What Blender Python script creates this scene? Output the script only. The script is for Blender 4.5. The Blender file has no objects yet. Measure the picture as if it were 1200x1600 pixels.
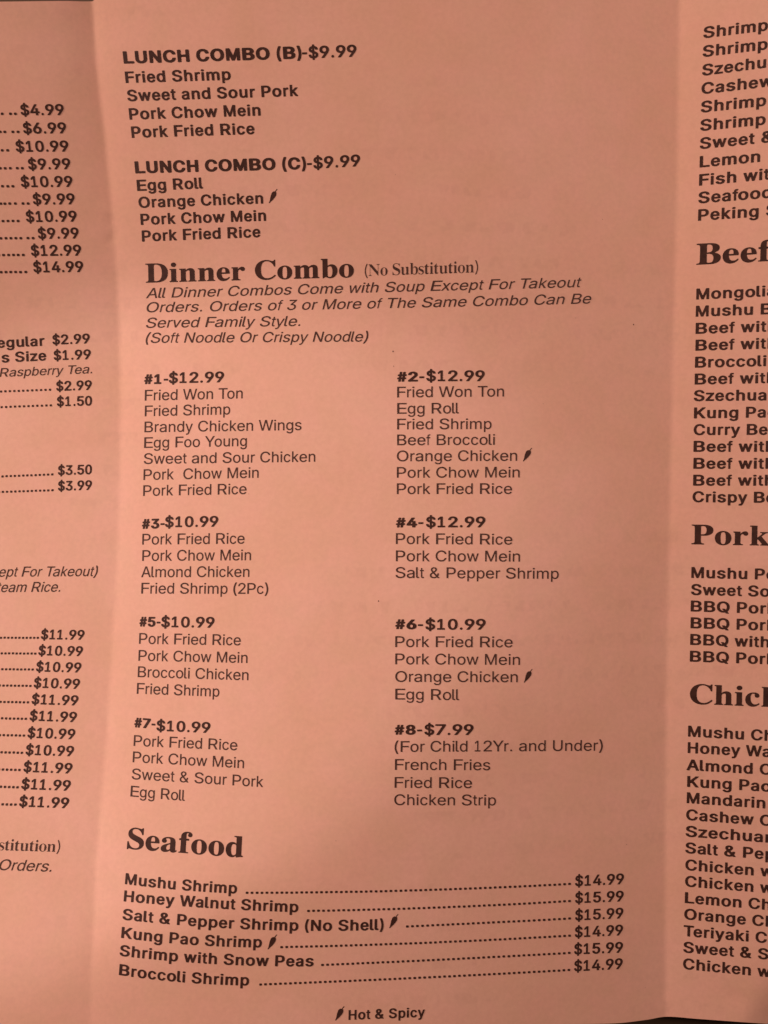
import bpy, math, random
from mathutils import Vector
from mathutils.geometry import tessellate_polygon

sc = bpy.context.scene
col = sc.collection
MM = 0.001

# ------------------------------------------------------------ camera
CAM_H = 150.0                       # mm above the table
PX = 0.103                          # mm on the table per photo pixel
cam = bpy.data.cameras.new('camera')
cam.sensor_fit = 'VERTICAL'
cam.sensor_height = 36
cam.lens = 36 * CAM_H / (1600 * PX)
cam.clip_start = 0.005
cam.clip_end = 20
cam_o = bpy.data.objects.new('camera', cam)
cam_o.location = (0, 0, CAM_H * MM)
col.objects.link(cam_o)
sc.camera = cam_o

# ------------------------------------------------------------ world and lamps
w = bpy.data.worlds.new('World'); sc.world = w; w.use_nodes = True
bg = w.node_tree.nodes['Background']
bg.inputs['Color'].default_value = (1.0, 0.56, 0.42, 1)
bg.inputs['Strength'].default_value = 0.02
sc.view_settings.view_transform = 'Standard'
sc.view_settings.look = 'None'
sc.view_settings.exposure = 0
sc.view_settings.gamma = 1

def aim(o, target):
    d = Vector(target) - o.location
    o.rotation_euler = d.to_track_quat('-Z', 'Y').to_euler()

def area(name, loc, target, size, watts, color):
    l = bpy.data.lights.new(name, 'AREA'); l.shape = 'DISK'; l.size = size; l.energy = watts; l.color = color
    o = bpy.data.objects.new(name, l); o.location = loc; col.objects.link(o); aim(o, target); return o

def spot(name, loc, target, angle, blend, radius, watts, color):
    l = bpy.data.lights.new(name, 'SPOT'); l.spot_size = math.radians(angle); l.spot_blend = blend
    l.shadow_soft_size = radius; l.energy = watts; l.color = color
    o = bpy.data.objects.new(name, l); o.location = loc; col.objects.link(o); aim(o, target); return o

# main lamp from the left, two added fills and an added spot
area('left_lamp', (-0.50, 0.20, 0.20), (0, 0, 0), 0.08, 2.12, (1.0, 0.68, 0.575))
area('top_fill', (0.0, 0.40, 0.40), (0, 0, 0), 0.08, 0.98, (1.0, 0.67, 0.57))  # added fill from the top edge, evens out the brightness
area('right_fill', (0.30, 0.10, 0.30), (0, 0, 0), 0.08, 0.60, (1.0, 0.67, 0.57))  # added weak fill from the right, no known source
spot('pool_spot', (-0.40, -0.19, 0.30), (-0.0500, -0.0205, 0), 12.4, 0.45, 0.005, 4.2, (1.0, 0.80, 0.74))  # added spot, its cone edge stands in for an unseen object's shadow edge

try:
    sc.cycles.filter_width = 1.5
    sc.cycles.use_denoising = True
except Exception:
    pass

# ------------------------------------------------------------ materials
def new_mat(name):
    m = bpy.data.materials.new(name); m.use_nodes = True
    nt = m.node_tree
    return m, nt, nt.nodes['Principled BSDF']

def noise(nt, vec, scale, detail=3.0, rough=0.55):
    n = nt.nodes.new('ShaderNodeTexNoise')
    n.inputs['Scale'].default_value = scale
    n.inputs['Detail'].default_value = detail
    n.inputs['Roughness'].default_value = rough
    nt.links.new(vec, n.inputs['Vector'])
    return n

def ramp(nt, fac, stops):
    r = nt.nodes.new('ShaderNodeValToRGB')
    e = r.color_ramp.elements
    e[0].position, e[0].color = stops[0][0], (*stops[0][1], 1)
    e[1].position, e[1].color = stops[-1][0], (*stops[-1][1], 1)
    for p, c in stops[1:-1]:
        k = e.new(p); k.color = (*c, 1)
    nt.links.new(fac, r.inputs['Fac'])
    return r

def mix(nt, kind, fac, a, b):
    m = nt.nodes.new('ShaderNodeMixRGB'); m.blend_type = kind
    if isinstance(fac, float): m.inputs['Fac'].default_value = fac
    else: nt.links.new(fac, m.inputs['Fac'])
    nt.links.new(a, m.inputs['Color1']); nt.links.new(b, m.inputs['Color2'])
    return m

def paper_material():
    m, nt, b = new_mat('pink_paper')
    co = nt.nodes.new('ShaderNodeTexCoord').outputs['Object']
    mottle = ramp(nt, noise(nt, co, 55, 3).outputs['Fac'], [(0.3, (0.80, 0.475, 0.345)), (0.7, (0.84, 0.51, 0.395))])
    mid = ramp(nt, noise(nt, co, 260, 2, 0.5).outputs['Fac'], [(0.35, (0.965, 0.985, 0.96)), (0.65, (1.0, 0.985, 1.0))])
    fine = ramp(nt, noise(nt, co, 1500, 3, 0.6).outputs['Fac'], [(0.3, (0.88, 0.87, 0.87)), (0.7, (1.0, 1.0, 1.0))])
    c0 = mix(nt, 'MULTIPLY', 1.0, mottle.outputs[0], mid.outputs[0])
    c1 = mix(nt, 'MULTIPLY', 0.55, c0.outputs[0], fine.outputs[0])
    # print on the back side showing faintly through the sheet: broken rows
    mp = nt.nodes.new('ShaderNodeMapping'); mp.inputs['Scale'].default_value = (1, 0.55, 1)
    nt.links.new(co, mp.inputs['Vector'])
    strokes = ramp(nt, noise(nt, mp.outputs[0], 650, 1).outputs['Fac'], [(0.50, (0, 0, 0)), (0.58, (1, 1, 1))])
    sep = nt.nodes.new('ShaderNodeSeparateXYZ'); nt.links.new(co, sep.inputs[0])
    fr = nt.nodes.new('ShaderNodeMath'); fr.operation = 'MULTIPLY'; fr.inputs[1].default_value = 2 * math.pi / 0.0053
    nt.links.new(sep.outputs['Y'], fr.inputs[0])
    sn = nt.nodes.new('ShaderNodeMath'); sn.operation = 'SINE'; nt.links.new(fr.outputs[0], sn.inputs[0])
    rows = ramp(nt, sn.outputs[0], [(0.35, (0, 0, 0)), (0.7, (1, 1, 1))])
    patch = ramp(nt, noise(nt, co, 26, 1).outputs['Fac'], [(0.46, (0, 0, 0)), (0.6, (1, 1, 1))])
    m1 = mix(nt, 'MULTIPLY', 1.0, strokes.outputs[0], rows.outputs[0])
    m2 = mix(nt, 'MULTIPLY', 1.0, m1.outputs[0], patch.outputs[0])
    sc_ = nt.nodes.new('ShaderNodeMath'); sc_.operation = 'MULTIPLY'; sc_.inputs[1].default_value = 0.08
    nt.links.new(m2.outputs[0], sc_.inputs[0])
    dark = nt.nodes.new('ShaderNodeRGB'); dark.outputs[0].default_value = (0.35, 0.2, 0.16, 1)
    c2 = mix(nt, 'MIX', sc_.outputs[0], c1.outputs[0], dark.outputs[0])
    nt.links.new(c2.outputs[0], b.inputs['Base Color'])
    b.inputs['Roughness'].default_value = 0.72
    b.inputs['Specular IOR Level'].default_value = 0.25
    # relief: soft cockle of the sheet and paper tooth
    n1 = noise(nt, co, 38, 2); n2 = noise(nt, co, 900, 4, 0.65)
    b1 = nt.nodes.new('ShaderNodeBump'); b1.inputs['Strength'].default_value = 1.0; b1.inputs['Distance'].default_value = 0.00045
    b2 = nt.nodes.new('ShaderNodeBump'); b2.inputs['Strength'].default_value = 1.0; b2.inputs['Distance'].default_value = 0.000014
    nt.links.new(n1.outputs['Fac'], b1.inputs['Height']); nt.links.new(n2.outputs['Fac'], b2.inputs['Height'])
    nt.links.new(b1.outputs[0], b2.inputs['Normal']); nt.links.new(b2.outputs[0], b.inputs['Normal'])
    return m

def ink_material(name, base):
    m, nt, b = new_mat(name)
    co = nt.nodes.new('ShaderNodeTexCoord').outputs['Object']
    k = ramp(nt, noise(nt, co, 1200, 3, 0.6).outputs['Fac'], [(0.3, tuple(v * 0.8 for v in base)), (0.72, tuple(v * 1.35 for v in base))])
    nt.links.new(k.outputs[0], b.inputs['Base Color'])
    b.inputs['Roughness'].default_value = 0.6
    b.inputs['Specular IOR Level'].default_value = 0.2
    return m

def table_material():
    m, nt, b = new_mat('dark_stained_wood')
    co = nt.nodes.new('ShaderNodeTexCoord').outputs['Object']
    mp = nt.nodes.new('ShaderNodeMapping'); mp.inputs['Scale'].default_value = (2, 30, 2)
    nt.links.new(co, mp.inputs['Vector'])
    g = ramp(nt, noise(nt, mp.outputs[0], 9, 6, 0.6).outputs['Fac'], [(0.3, (0.045, 0.026, 0.012)), (0.7, (0.10, 0.058, 0.028))])
    nt.links.new(g.outputs[0], b.inputs['Base Color'])
    b.inputs['Roughness'].default_value = 0.5
    return m

PAPER = paper_material()
INK = ink_material('dark_ink', (0.050, 0.021, 0.015))
INK_THIN = ink_material('thin_dark_ink', (0.070, 0.034, 0.026))
TABLE = table_material()

# ------------------------------------------------------------ shape of the creased sheet
def spline(pts, y):
    if y <= pts[0][0]: return pts[0][1]
    if y >= pts[-1][0]: return pts[-1][1]
    for i in range(len(pts) - 1):
        if y <= pts[i + 1][0]:
            (a, va), (b, vb) = pts[i], pts[i + 1]
            sa = (vb - pts[i - 1][1]) / (b - pts[i - 1][0]) if i else (vb - va) / (b - a)
            sb = (pts[i + 2][1] - va) / (pts[i + 2][0] - a) if i + 2 < len(pts) else (vb - va) / (b - a)
            h = b - a; u = (y - a) / h
            return ((2*u**3 - 3*u*u + 1) * va + (u**3 - 2*u*u + u) * h * sa + (3*u*u - 2*u**3) * vb + (u**3 - u*u) * h * sb)

FOLD_L = [(-40, 142), (0, 144), (100, 151), (200, 163), (350, 177), (450, 184), (600, 188), (800, 186), (1000, 176), (1200, 163), (1350, 151), (1500, 144), (1640, 141)]
FOLD_R = [(-40, 1064), (0, 1062), (300, 1058), (600, 1051), (1000, 1043), (1300, 1040), (1640, 1040)]

def smooth(a, b, x):
    t = max(0.0, min(1.0, (x - a) / (b - a)))
    return t * t * (3 - 2 * t)

def height_raw(X, Y):
    fl, fr = spline(FOLD_L, Y), spline(FOLD_R, Y)
    v = max(-1.3, min(1.3, (Y - 700) / 750))
    cl = 8.0 * v * v
    cr = 3.2 * v * v if v < 0 else 0.6 * v * v
    k = smooth(fl - 200, fr + 200, X)
    z = cl * (1 - k) + cr * k
    if X < fl:
        d = fl - X
        z += (1.0 + 1.5 * smooth(620, 60, Y)) * (1 - math.exp(-d / 75)) - 0.25 * (1 - math.exp(-d / 170)) - 1.5 * smooth(480, 820, Y) * (1 - math.exp(-d / 110))
    elif X <= fr:
        t = (X - fl) / (fr - fl)
        t = t ** 0.97
        z += 5.1 * 4 * t * (1 - t)
        z += 0.9 * t * t * (1 - t) * 6.75 * 0.5
        z += (0.15 + 0.4 * smooth(520, 100, Y)) * (1 - math.exp(-(X - fl) / 26)) * (1 - t)
    else:
        d = X - fr
        z += 5.2 * (1 - math.exp(-d / 270))
        z += 0.15 * (1 - math.exp(-d / 18))
        # roll added at the bottom right corner so that it shades darker
        q = smooth(1150, 1260, X + 0.45 * (Y - 1600)) * smooth(1480, 1600, Y)
        z -= 3.0 * q
    return z

def height(X, Y):
    return (height_raw(X - 4.5, Y) + 2 * height_raw(X - 1.5, Y) + 2 * height_raw(X + 1.5, Y) + height_raw(X + 4.5, Y)) / 6 + 1.0 + dents(X, Y)

_dr = random.Random(11)
DENTS = [(168, 330, 13, 7, .10, .6), (176, 372, 18, 6, -.10, -.7), (186, 410, 10, 14, .07, .3), (108, 92, 16, 5, .05, .9), (60, 120, 9, 5, .05, .2),
         (118, 105, 7, 5, .06, .4), (920, 690, 60, 14, -.05, .5), (820, 560, 80, 16, .06, -.6), (1150, 1560, 22, 14, -.12, .8), (960, 1440, 60, 12, .05, .3)]
DENTS += [(_dr.uniform(0, 1200), _dr.uniform(0, 1600), _dr.uniform(14, 60), _dr.uniform(9, 16), _dr.uniform(-.035, .035), _dr.uniform(-1.5, 1.5)) for _ in range(34)]
for _k in range(26):     # little kinks along both folds
    _y = _dr.uniform(0, 1600)
    DENTS.append(((spline(FOLD_L, _y) if _k % 2 else spline(FOLD_R, _y)) + _dr.uniform(-7, 7), _y, _dr.uniform(7, 12), _dr.uniform(12, 26), _dr.uniform(-.07, .07), _dr.uniform(-.4, .4)))
DENTS = [(x, y, a, b, h, math.cos(t), math.sin(t)) for x, y, a, b, h, t in DENTS]
def dents(X, Y):
    z = 0.0
    for x, y, a, b, h, c, s in DENTS:
        dx, dy = X - x, Y - y
        if abs(dx) > 200 or abs(dy) > 200: continue
        q = ((dx * c + dy * s) / a) ** 2 + ((dy * c - dx * s) / b) ** 2
        if q < 9: z += h * math.exp(-q)
    return z

def place(X, Y, lift=0.0):
    """point of the curved sheet, in metres, lying at grid reference X, Y"""
    z = height(X, Y) + lift
    k = PX * (CAM_H - z) / CAM_H
    return ((X - 600) * k * MM, (800 - Y) * k * MM, z * MM)

TOP = [(-900, 6), (0, 2.5), (100, 1.5), (143, 2.0), (150, -1.5), (300, -5), (800, -6), (1062, -4), (1300, -8), (2100, -12)]
BOT = [(-900, 1618), (143, 1616), (600, 1612), (760, 1606), (880, 1601), (964, 1598.8), (1010, 1593.5), (1041, 1588.6), (1090, 1592), (1180, 1598.5), (1300, 1606), (2100, 1640)]

def mesh_obj(name, verts, faces, mat, parent, smooth_shade=True):
    me = bpy.data.meshes.new(name)
    me.from_pydata(verts, [], faces)
    me.materials.append(mat)
    if smooth_shade:
        me.polygons.foreach_set('use_smooth', [True] * len(me.polygons))
    me.update()
    o = bpy.data.objects.new(name, me); col.objects.link(o)
    if parent: o.parent = parent
    return o

# ------------------------------------------------------------ table
def build_table():
    x0, x1, y0, y1, h = -0.45, 0.45, -0.35, 0.35, 0.03
    e = 0.003
    v = []
    for (ix, z) in ((0, -h), (0, -e), (e * 0.3, -e * 0.3), (e, 0)):
        v += [(x0 + ix, y0 + ix, z), (x1 - ix, y0 + ix, z), (x1 - ix, y1 - ix, z), (x0 + ix, y1 - ix, z)]
    f = [(3, 2, 1, 0), (12, 13, 14, 15)]
    for r in range(3):
        for k in range(4):
            a, b = r * 4 + k, r * 4 + (k + 1) % 4
            f.append((a, b, b + 4, a + 4))
    o = mesh_obj('tabletop', v, f, TABLE, None, False)
    o['kind'] = 'structure'
    o['label'] = 'dark brown wooden tabletop under the pink menu'
    o.location.z = -0.00015
build_table()

# ------------------------------------------------------------ the menu
menu = bpy.data.objects.new('folded_menu', None); col.objects.link(menu)
menu.empty_display_size = 0.02
menu['label'] = 'pink paper takeout menu with two folds, lying open on dark table'
menu['category'] = 'menu'

def build_panel(a, b, nx, ny, label):
    """one third of the sheet between the side curves a(y) and b(y): printed face, back face and rim, 0.11 mm thick"""
    front, back = [], []
    for j in range(ny + 1):
        for i in range(nx + 1):
            u = i / nx
            u = u - 0.12 * math.sin(4 * math.pi * u) / (2 * math.pi) * 0 + 0.0
            u = 0.5 - 0.5 * math.cos(math.pi * u) if nx > 10 else u
            Ym = 800.0
            X = 0
            # top and bottom outline depend on X; iterate once
            Yj = -5 + 1610 * j / ny
            X = a(Yj) + (b(Yj) - a(Yj)) * u
            yt, yb = spline(TOP, X), spline(BOT, X)
            Y = yt + (yb - yt) * j / ny
            X = a(Y) + (b(Y) - a(Y)) * u
            front.append(place(X, Y)); back.append(place(X, Y, -0.11))
    n = len(front); W = nx + 1
    f = []
    for j in range(ny):
        for i in range(nx):
            p = j * W + i
            f.append((p, p + W, p + W + 1, p + 1))
            f.append((n + p, n + p + 1, n + p + W + 1, n + p + W))
    for i in range(nx):
        f.append((i, i + 1, n + i + 1, n + i)); q = ny * W + i; f.append((q + 1, q, n + q, n + q + 1))
    for j in range(ny):
        p = j * W; f.append((p + W, p, n + p, n + p + W)); q = p + nx; f.append((q, q + W, n + q + W, n + q))
    o = mesh_obj('panel', front + back, f, PAPER, menu)
    o['label'] = label
    try:
        o.data.set_sharp_from_angle(angle=math.radians(50))
    except Exception:
        pass
    return o

fl = lambda y: spline(FOLD_L, y)
fr = lambda y: spline(FOLD_R, y)
P_LEFT = build_panel(lambda y: fl(y) - 860, fl, 120, 230, 'left panel of the menu with a column of prices')
P_MID = build_panel(fl, fr, 150, 230, 'middle panel of the menu with lunch, dinner and seafood lists')
P_RIGHT = build_panel(fr, lambda y: fr(y) + 860, 120, 230, 'right panel of the menu with beef, pork and chicken lists')

# ------------------------------------------------------------ lettering
GLYPHS = {
 'K': {
  '#': (589, [[117,2,194,1,213,7,223,16,229,30,247,170,252,180,288,180,293,174,275,34,281,15,297,4,320,0,368,0,398,6,408,14,414,26,436,178,491,184,504,190,515,202,525,270,521,290,501,305,456,309,453,314,465,404,469,408,517,409,540,421,548,438,556,498,554,514,540,529,524,535,488,536,483,542,502,682,500,694,491,706,469,716,411,718,388,714,372,706,362,686,342,542,336,536,301,536,297,542,315,682,312,698,301,709,281,716,223,718,197,713,182,702,176,690,155,540,152,536,100,534,78,518,66,450,68,428,91,411,133,408,138,402,126,314,120,308,68,305,49,293,42,278,34,210,39,197,55,185,107,178,89,30,97,13],[268,310,280,406,322,406,310,311]]),
  '(': (353, [[186,-122,280,-123,304,-112,313,-94,246,106,229,190,221,278,225,386,240,482,268,594,313,722,306,742,280,755,191,755,171,748,158,734,124,654,99,574,77,474,65,390,60,318,61,254,69,178,84,102,107,22,145,-74,164,-110]]),
  ')': (353, [[70,-122,163,-123,180,-117,192,-106,226,-34,255,50,277,138,290,222,293,270,290,370,281,450,260,554,231,650,201,722,187,744,163,755,67,753,47,742,40,726,81,609,105,518,124,414,132,322,128,222,115,138,86,34,40,-90,47,-109]]),
  '-': (353, [[77,242,273,242,293,245,304,252,313,266,313,350,308,362,298,370,273,376,82,376,60,372,46,362,40,350,40,270,51,250]]),
  '1': (589, [[78,2,447,0,479,6,497,22,499,98,489,119,465,130,373,132,369,138,369,682,365,698,352,710,316,718,235,717,207,712,60,590,58,494,61,482,74,470,98,462,126,465,143,474,196,518,201,514,201,138,196,132,83,130,66,124,52,114,47,94,48,26,59,11]]),
  '2': (589, [[61,2,506,0,543,7,562,22,564,106,558,118,543,128,506,134,298,135,291,138,483,342,524,402,546,454,554,494,554,526,538,590,501,646,474,670,441,692,388,714,335,724,285,726,216,718,163,700,118,675,81,642,52,600,36,558,28,502,36,483,60,470,159,466,204,477,217,490,223,530,234,558,253,579,277,591,310,590,335,577,356,550,364,514,356,466,324,414,29,102,25,86,27,26,36,13]]),
  '3': (589, [[245,-6,300,-10,346,-6,392,4,439,22,478,45,506,70,529,98,550,138,563,186,564,234,556,278,536,325,508,362,474,391,439,411,385,429,383,434,536,614,539,630,538,690,531,702,512,713,481,718,114,718,79,711,60,694,58,614,62,602,75,591,114,582,292,582,297,578,169,426,166,350,174,334,195,322,307,316,331,308,351,294,371,266,380,230,377,186,364,158,346,140,323,130,292,126,261,131,238,145,223,162,205,214,191,224,172,230,64,230,36,219,25,202,30,162,43,126,64,90,91,61,122,37,156,19,203,2]]),
  '4': (589, [[345,2,436,0,459,2,478,11,490,30,493,134,555,141,573,154,579,170,578,238,573,254,547,268,492,274,491,434,484,454,470,464,447,470,366,470,330,466,449,678,449,690,442,702,409,716,309,716,285,709,272,698,23,262,11,234,12,162,20,150,39,140,70,136,309,134,312,26,324,11],[224,272,222,278,309,427,310,274]]),
  '5': (589, [[239,-6,294,-10,338,-6,383,4,427,21,472,49,504,79,530,114,549,154,564,226,561,286,541,350,501,410,446,454,387,480,314,491,241,486,237,490,247,578,251,582,472,582,500,586,520,595,532,614,532,686,524,701,504,713,472,718,131,718,91,710,71,690,33,362,37,346,50,334,71,327,168,317,200,324,249,351,294,356,318,347,340,330,359,302,369,274,372,222,361,182,334,145,302,127,269,128,241,145,222,170,209,210,184,226,152,230,63,228,38,219,25,206,25,174,37,134,56,98,82,66,148,21,196,3]]),
  '6': (589, [[247,-6,302,-10,351,-5,400,8,445,28,482,53,515,86,536,118,555,166,564,218,561,274,546,330,520,374,490,406,441,438,396,455,330,466,328,470,474,678,475,690,470,700,441,715,318,716,295,710,281,701,90,426,55,362,35,306,25,250,29,194,44,142,67,98,105,56,142,29,187,8],[281,126,253,142,232,170,220,202,216,242,223,278,243,314,273,337,302,341,329,330,355,302,370,266,373,222,364,182,344,150,314,128]]),
  '7': (589, [[97,2,225,1,251,9,265,22,577,602,579,686,574,698,562,707,515,718,75,718,41,713,16,698,11,682,11,614,20,598,37,588,75,582,345,582,352,578,61,38,61,26,67,16]]),
  '8': (589, [[245,-6,302,-10,371,-2,422,13,461,32,498,58,531,94,552,134,564,182,564,230,547,290,519,334,474,374,516,426,537,478,541,534,527,594,501,638,457,679,410,705,344,723,290,726,240,722,189,708,151,691,112,663,80,626,61,590,50,546,50,494,62,450,81,415,115,374,68,330,49,302,36,270,27,230,25,198,38,134,73,78,120,38,178,10],[278,126,247,136,223,158,211,190,211,230,223,262,247,288,275,300,309,302,344,287,368,261,379,230,379,190,369,162,344,137,313,126],[278,437,255,451,239,474,232,498,232,534,240,558,259,581,278,591,306,592,333,580,350,558,358,534,358,498,349,470,328,446,302,435]]),
  'B': (765, [[98,2,425,0,515,8,577,23,629,45,666,70,697,102,718,138,729,174,732,214,724,258,712,290,693,318,662,348,621,374,621,378,662,410,687,446,701,498,699,542,683,590,659,626,629,654,591,678,515,705,416,717,127,718,89,713,62,698,56,682,56,34,65,16],[288,136,284,142,284,290,288,297,430,296,463,283,488,262,504,234,508,198,498,170,477,149,458,141,425,136],[293,430,284,434,284,578,293,582,411,582,435,577,453,566,474,538,478,502,470,474,451,450,430,437,406,430]]),
  'C': (765, [[344,-6,408,-10,480,-2,543,16,597,42,648,79,686,122,717,178,732,230,728,250,698,266,593,268,564,265,537,250,516,198,486,162,450,140,404,130,362,134,324,152,289,182,261,223,244,266,235,318,233,382,240,434,252,474,273,514,304,550,333,571,358,582,396,588,429,584,459,574,484,557,509,530,538,466,568,451,690,450,715,457,731,474,724,518,704,566,678,606,653,634,618,662,572,689,480,719,396,726,316,719,244,698,185,667,130,622,87,566,58,506,39,434,34,342,40,282,58,210,95,138,143,82,202,39,265,11]]),
  'H': (765, [[93,2,216,1,241,9,255,22,258,294,266,298,506,296,508,38,514,18,536,5,570,0,667,1,688,7,703,18,709,38,709,682,700,702,667,716,570,718,532,711,513,698,508,682,508,438,502,434,262,434,258,438,258,682,253,698,228,713,195,718,98,716,77,710,61,698,56,682,56,34,64,16]]),
  'L': (648, [[97,2,567,0,614,8,627,18,633,30,632,110,621,122,600,132,562,136,281,138,279,682,269,702,232,716,97,715,69,705,56,686,56,34,65,16]]),
  'M': (883, [[92,2,205,1,229,9,243,22,246,266,250,277,352,26,371,7,395,1,472,0,500,3,524,15,633,274,635,38,641,18,662,5,694,0,787,1,819,16,827,38,827,682,819,701,806,710,783,716,658,718,625,712,605,700,444,295,278,701,258,713,225,718,100,716,77,710,64,701,56,682,56,34,64,16]]),
  'N': (765, [[93,2,214,1,239,9,253,22,256,370,259,379,505,14,542,0,646,0,680,4,703,18,709,38,709,682,700,702,667,716,571,718,534,711,513,694,509,336,263,702,230,716,118,718,85,713,61,698,56,682,56,34,64,16]]),
  'O': (825, [[357,-6,419,-9,511,1,577,21,638,53,698,102,737,154,768,218,785,286,791,362,781,450,757,526,725,582,669,641,621,675,551,706,472,723,406,726,319,717,253,698,187,664,139,626,90,566,58,502,40,434,34,342,43,266,66,194,104,130,153,78,209,39,275,11],[406,130,376,134,341,149,316,166,286,198,269,226,253,266,240,358,251,446,266,485,288,521,315,550,345,570,380,584,415,588,454,581,485,568,515,546,539,518,560,482,574,446,584,354,571,262,556,226,533,191,511,168,476,145,441,133]]),
  'U': (765, [[355,-10,405,-10,468,-4,518,9,565,28,611,57,645,88,671,122,688,154,703,202,709,258,709,682,704,698,687,711,649,717,552,716,527,709,510,694,504,226,491,190,464,156,430,136,396,128,350,131,312,148,282,178,261,222,257,258,254,694,232,711,194,718,98,716,72,707,59,694,56,258,62,202,74,162,93,123,119,90,148,62,183,38,266,4]]),
 },
 'B': {
  '$': (556, [[244,-98,301,-99,328,-90,334,-74,335,-10,413,17,469,60,490,86,509,122,518,150,524,190,524,226,516,266,505,294,483,326,458,351,425,374,339,410,334,418,336,592,353,582,366,566,385,512,395,505,416,502,483,502,500,505,511,512,516,522,516,534,505,586,477,638,441,675,395,703,336,724,333,798,322,812,301,816,245,815,227,806,222,794,220,722,147,692,104,659,78,626,62,594,51,558,47,526,49,490,58,450,71,422,90,396,147,351,220,317,221,130,217,122,187,150,164,214,136,222,66,222,39,214,32,198,42,142,65,90,104,45,154,13,220,-9,223,-82,231,-92],[336,122,334,274,339,278,364,262,379,246,387,226,389,202,384,174,372,150,353,130],[217,457,192,482,184,514,185,538,191,558,217,589,221,582,221,462]]),
  '&': (722, [[253,-6,316,-10,371,-4,430,12,485,35,514,6,544,0,653,1,670,7,680,18,675,33,588,134,617,190,631,234,639,290,636,326,624,335,599,339,502,336,484,322,478,274,472,267,386,366,387,374,460,430,495,470,517,518,522,566,507,622,490,650,468,672,422,702,354,721,295,724,215,708,164,681,124,638,110,610,101,578,101,522,120,466,174,390,118,344,78,302,52,258,42,218,43,170,52,134,70,98,96,66,131,37,169,17,202,4],[278,105,249,117,227,134,213,154,205,186,207,214,218,242,244,272,266,285,394,138,371,121,337,108,312,104],[291,477,265,522,263,570,272,590,287,604,303,611,325,611,342,602,354,586,360,566,358,542,350,522,334,502,299,476]]),
  '(': (333, [[184,-126,270,-126,287,-118,293,-106,245,22,219,110,202,198,195,278,200,386,220,506,253,625,293,734,285,750,267,756,182,756,168,749,160,738,127,662,100,578,75,466,62,370,60,246,69,170,84,94,108,14,140,-65,163,-114]]),
  ')': (333, [[62,-126,145,-126,159,-123,169,-113,206,-34,234,46,257,138,269,222,273,294,270,370,258,462,243,534,214,638,184,714,166,747,145,756,61,756,47,749,40,738,86,606,112,510,130,406,137,314,133,218,117,126,88,22,40,-102,46,-118]]),
  '-': (333, [[64,250,265,250,281,253,290,261,293,270,293,346,284,361,265,366,69,366,52,363,44,356,40,346,40,270,47,257]]),
  '.': (278, [[134,-6,162,-2,186,13,202,38,209,66,207,98,195,126,177,145,153,155,124,155,98,142,79,118,69,86,71,54,83,24,107,2]]),
  '0': (556, [[236,-6,290,-9,341,-2,391,19,431,51,466,94,493,150,512,218,523,306,524,390,516,478,498,550,475,606,442,654,395,695,344,717,290,726,236,723,185,708,146,684,110,648,82,606,56,546,41,482,33,410,32,326,38,254,52,186,73,126,101,78,135,41,178,12],[261,110,243,118,225,134,204,166,191,198,174,278,170,374,179,474,201,546,221,578,236,594,258,607,279,610,301,606,325,590,346,562,362,530,381,446,386,342,377,242,352,166,331,134,312,117,287,108]]),
  '1': (556, [[75,2,412,0,434,5,443,18,444,90,440,102,434,109,412,114,330,114,324,118,324,690,320,705,311,713,292,718,219,718,197,713,78,604,69,590,68,498,75,484,87,477,116,481,194,554,197,556,200,550,200,118,194,114,90,114,65,106,58,90,59,22,63,10]]),
  '2': (556, [[52,2,483,0,507,3,522,14,524,94,519,106,507,113,242,118,445,346,481,398,504,450,512,486,514,526,500,590,484,622,464,649,436,675,405,696,358,715,311,724,264,726,201,717,158,702,115,675,78,638,55,602,40,558,33,510,37,494,52,484,142,480,174,488,182,498,189,542,204,574,229,598,260,609,299,607,337,586,357,558,365,514,355,462,323,410,34,90,32,22,37,10]]),
  '3': (556, [[231,-6,290,-10,327,-6,367,3,408,20,445,44,473,70,494,98,513,138,524,186,524,238,512,290,495,326,463,365,433,390,393,410,339,426,499,626,501,694,496,706,486,713,463,718,102,718,76,712,64,698,64,622,68,612,79,604,102,600,310,598,173,426,169,414,170,350,179,336,194,330,268,328,308,322,334,310,353,295,371,266,381,226,378,182,365,150,345,129,319,114,286,108,257,109,223,121,202,138,186,162,175,202,161,213,57,215,39,208,32,194,37,154,50,118,68,86,94,56,124,33,157,15]]),
  '4': (556, [[333,2,417,0,447,7,456,22,458,138,525,143,540,154,542,166,542,234,538,246,518,256,462,258,456,262,455,442,447,456,432,462,350,464,328,459,316,450,312,438,312,262,309,258,182,258,179,262,414,690,414,702,406,710,380,717,294,716,271,702,14,230,14,162,18,151,30,143,52,140,309,139,312,134,313,22,318,10]]),
  '5': (556, [[226,-6,284,-10,319,-6,358,3,397,19,435,44,467,74,492,110,509,146,524,218,521,286,503,346,465,406,416,448,354,475,296,484,246,482,207,473,201,478,213,594,219,600,455,600,486,609,494,626,494,694,489,706,478,713,455,718,114,717,87,711,77,698,40,362,42,350,64,336,149,327,172,331,203,351,234,363,261,368,288,365,315,355,340,334,359,306,371,270,373,214,359,166,331,130,311,117,288,109,250,110,215,128,190,158,176,202,164,210,141,214,68,214,45,210,32,198,33,166,43,130,59,98,80,70,106,44,141,22,180,5]]),
  '6': (556, [[233,-6,288,-10,331,-5,377,8,413,26,444,48,476,82,504,130,517,166,524,226,520,278,503,334,476,378,436,416,397,438,354,452,282,462,433,686,434,702,417,715,315,717,295,714,281,706,96,426,60,358,40,298,32,238,36,186,49,138,72,94,108,52,143,26,186,6],[276,106,237,117,206,147,186,190,182,238,191,286,213,322,249,347,288,352,323,339,352,310,370,270,374,222,365,174,343,138,311,113]]),
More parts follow.
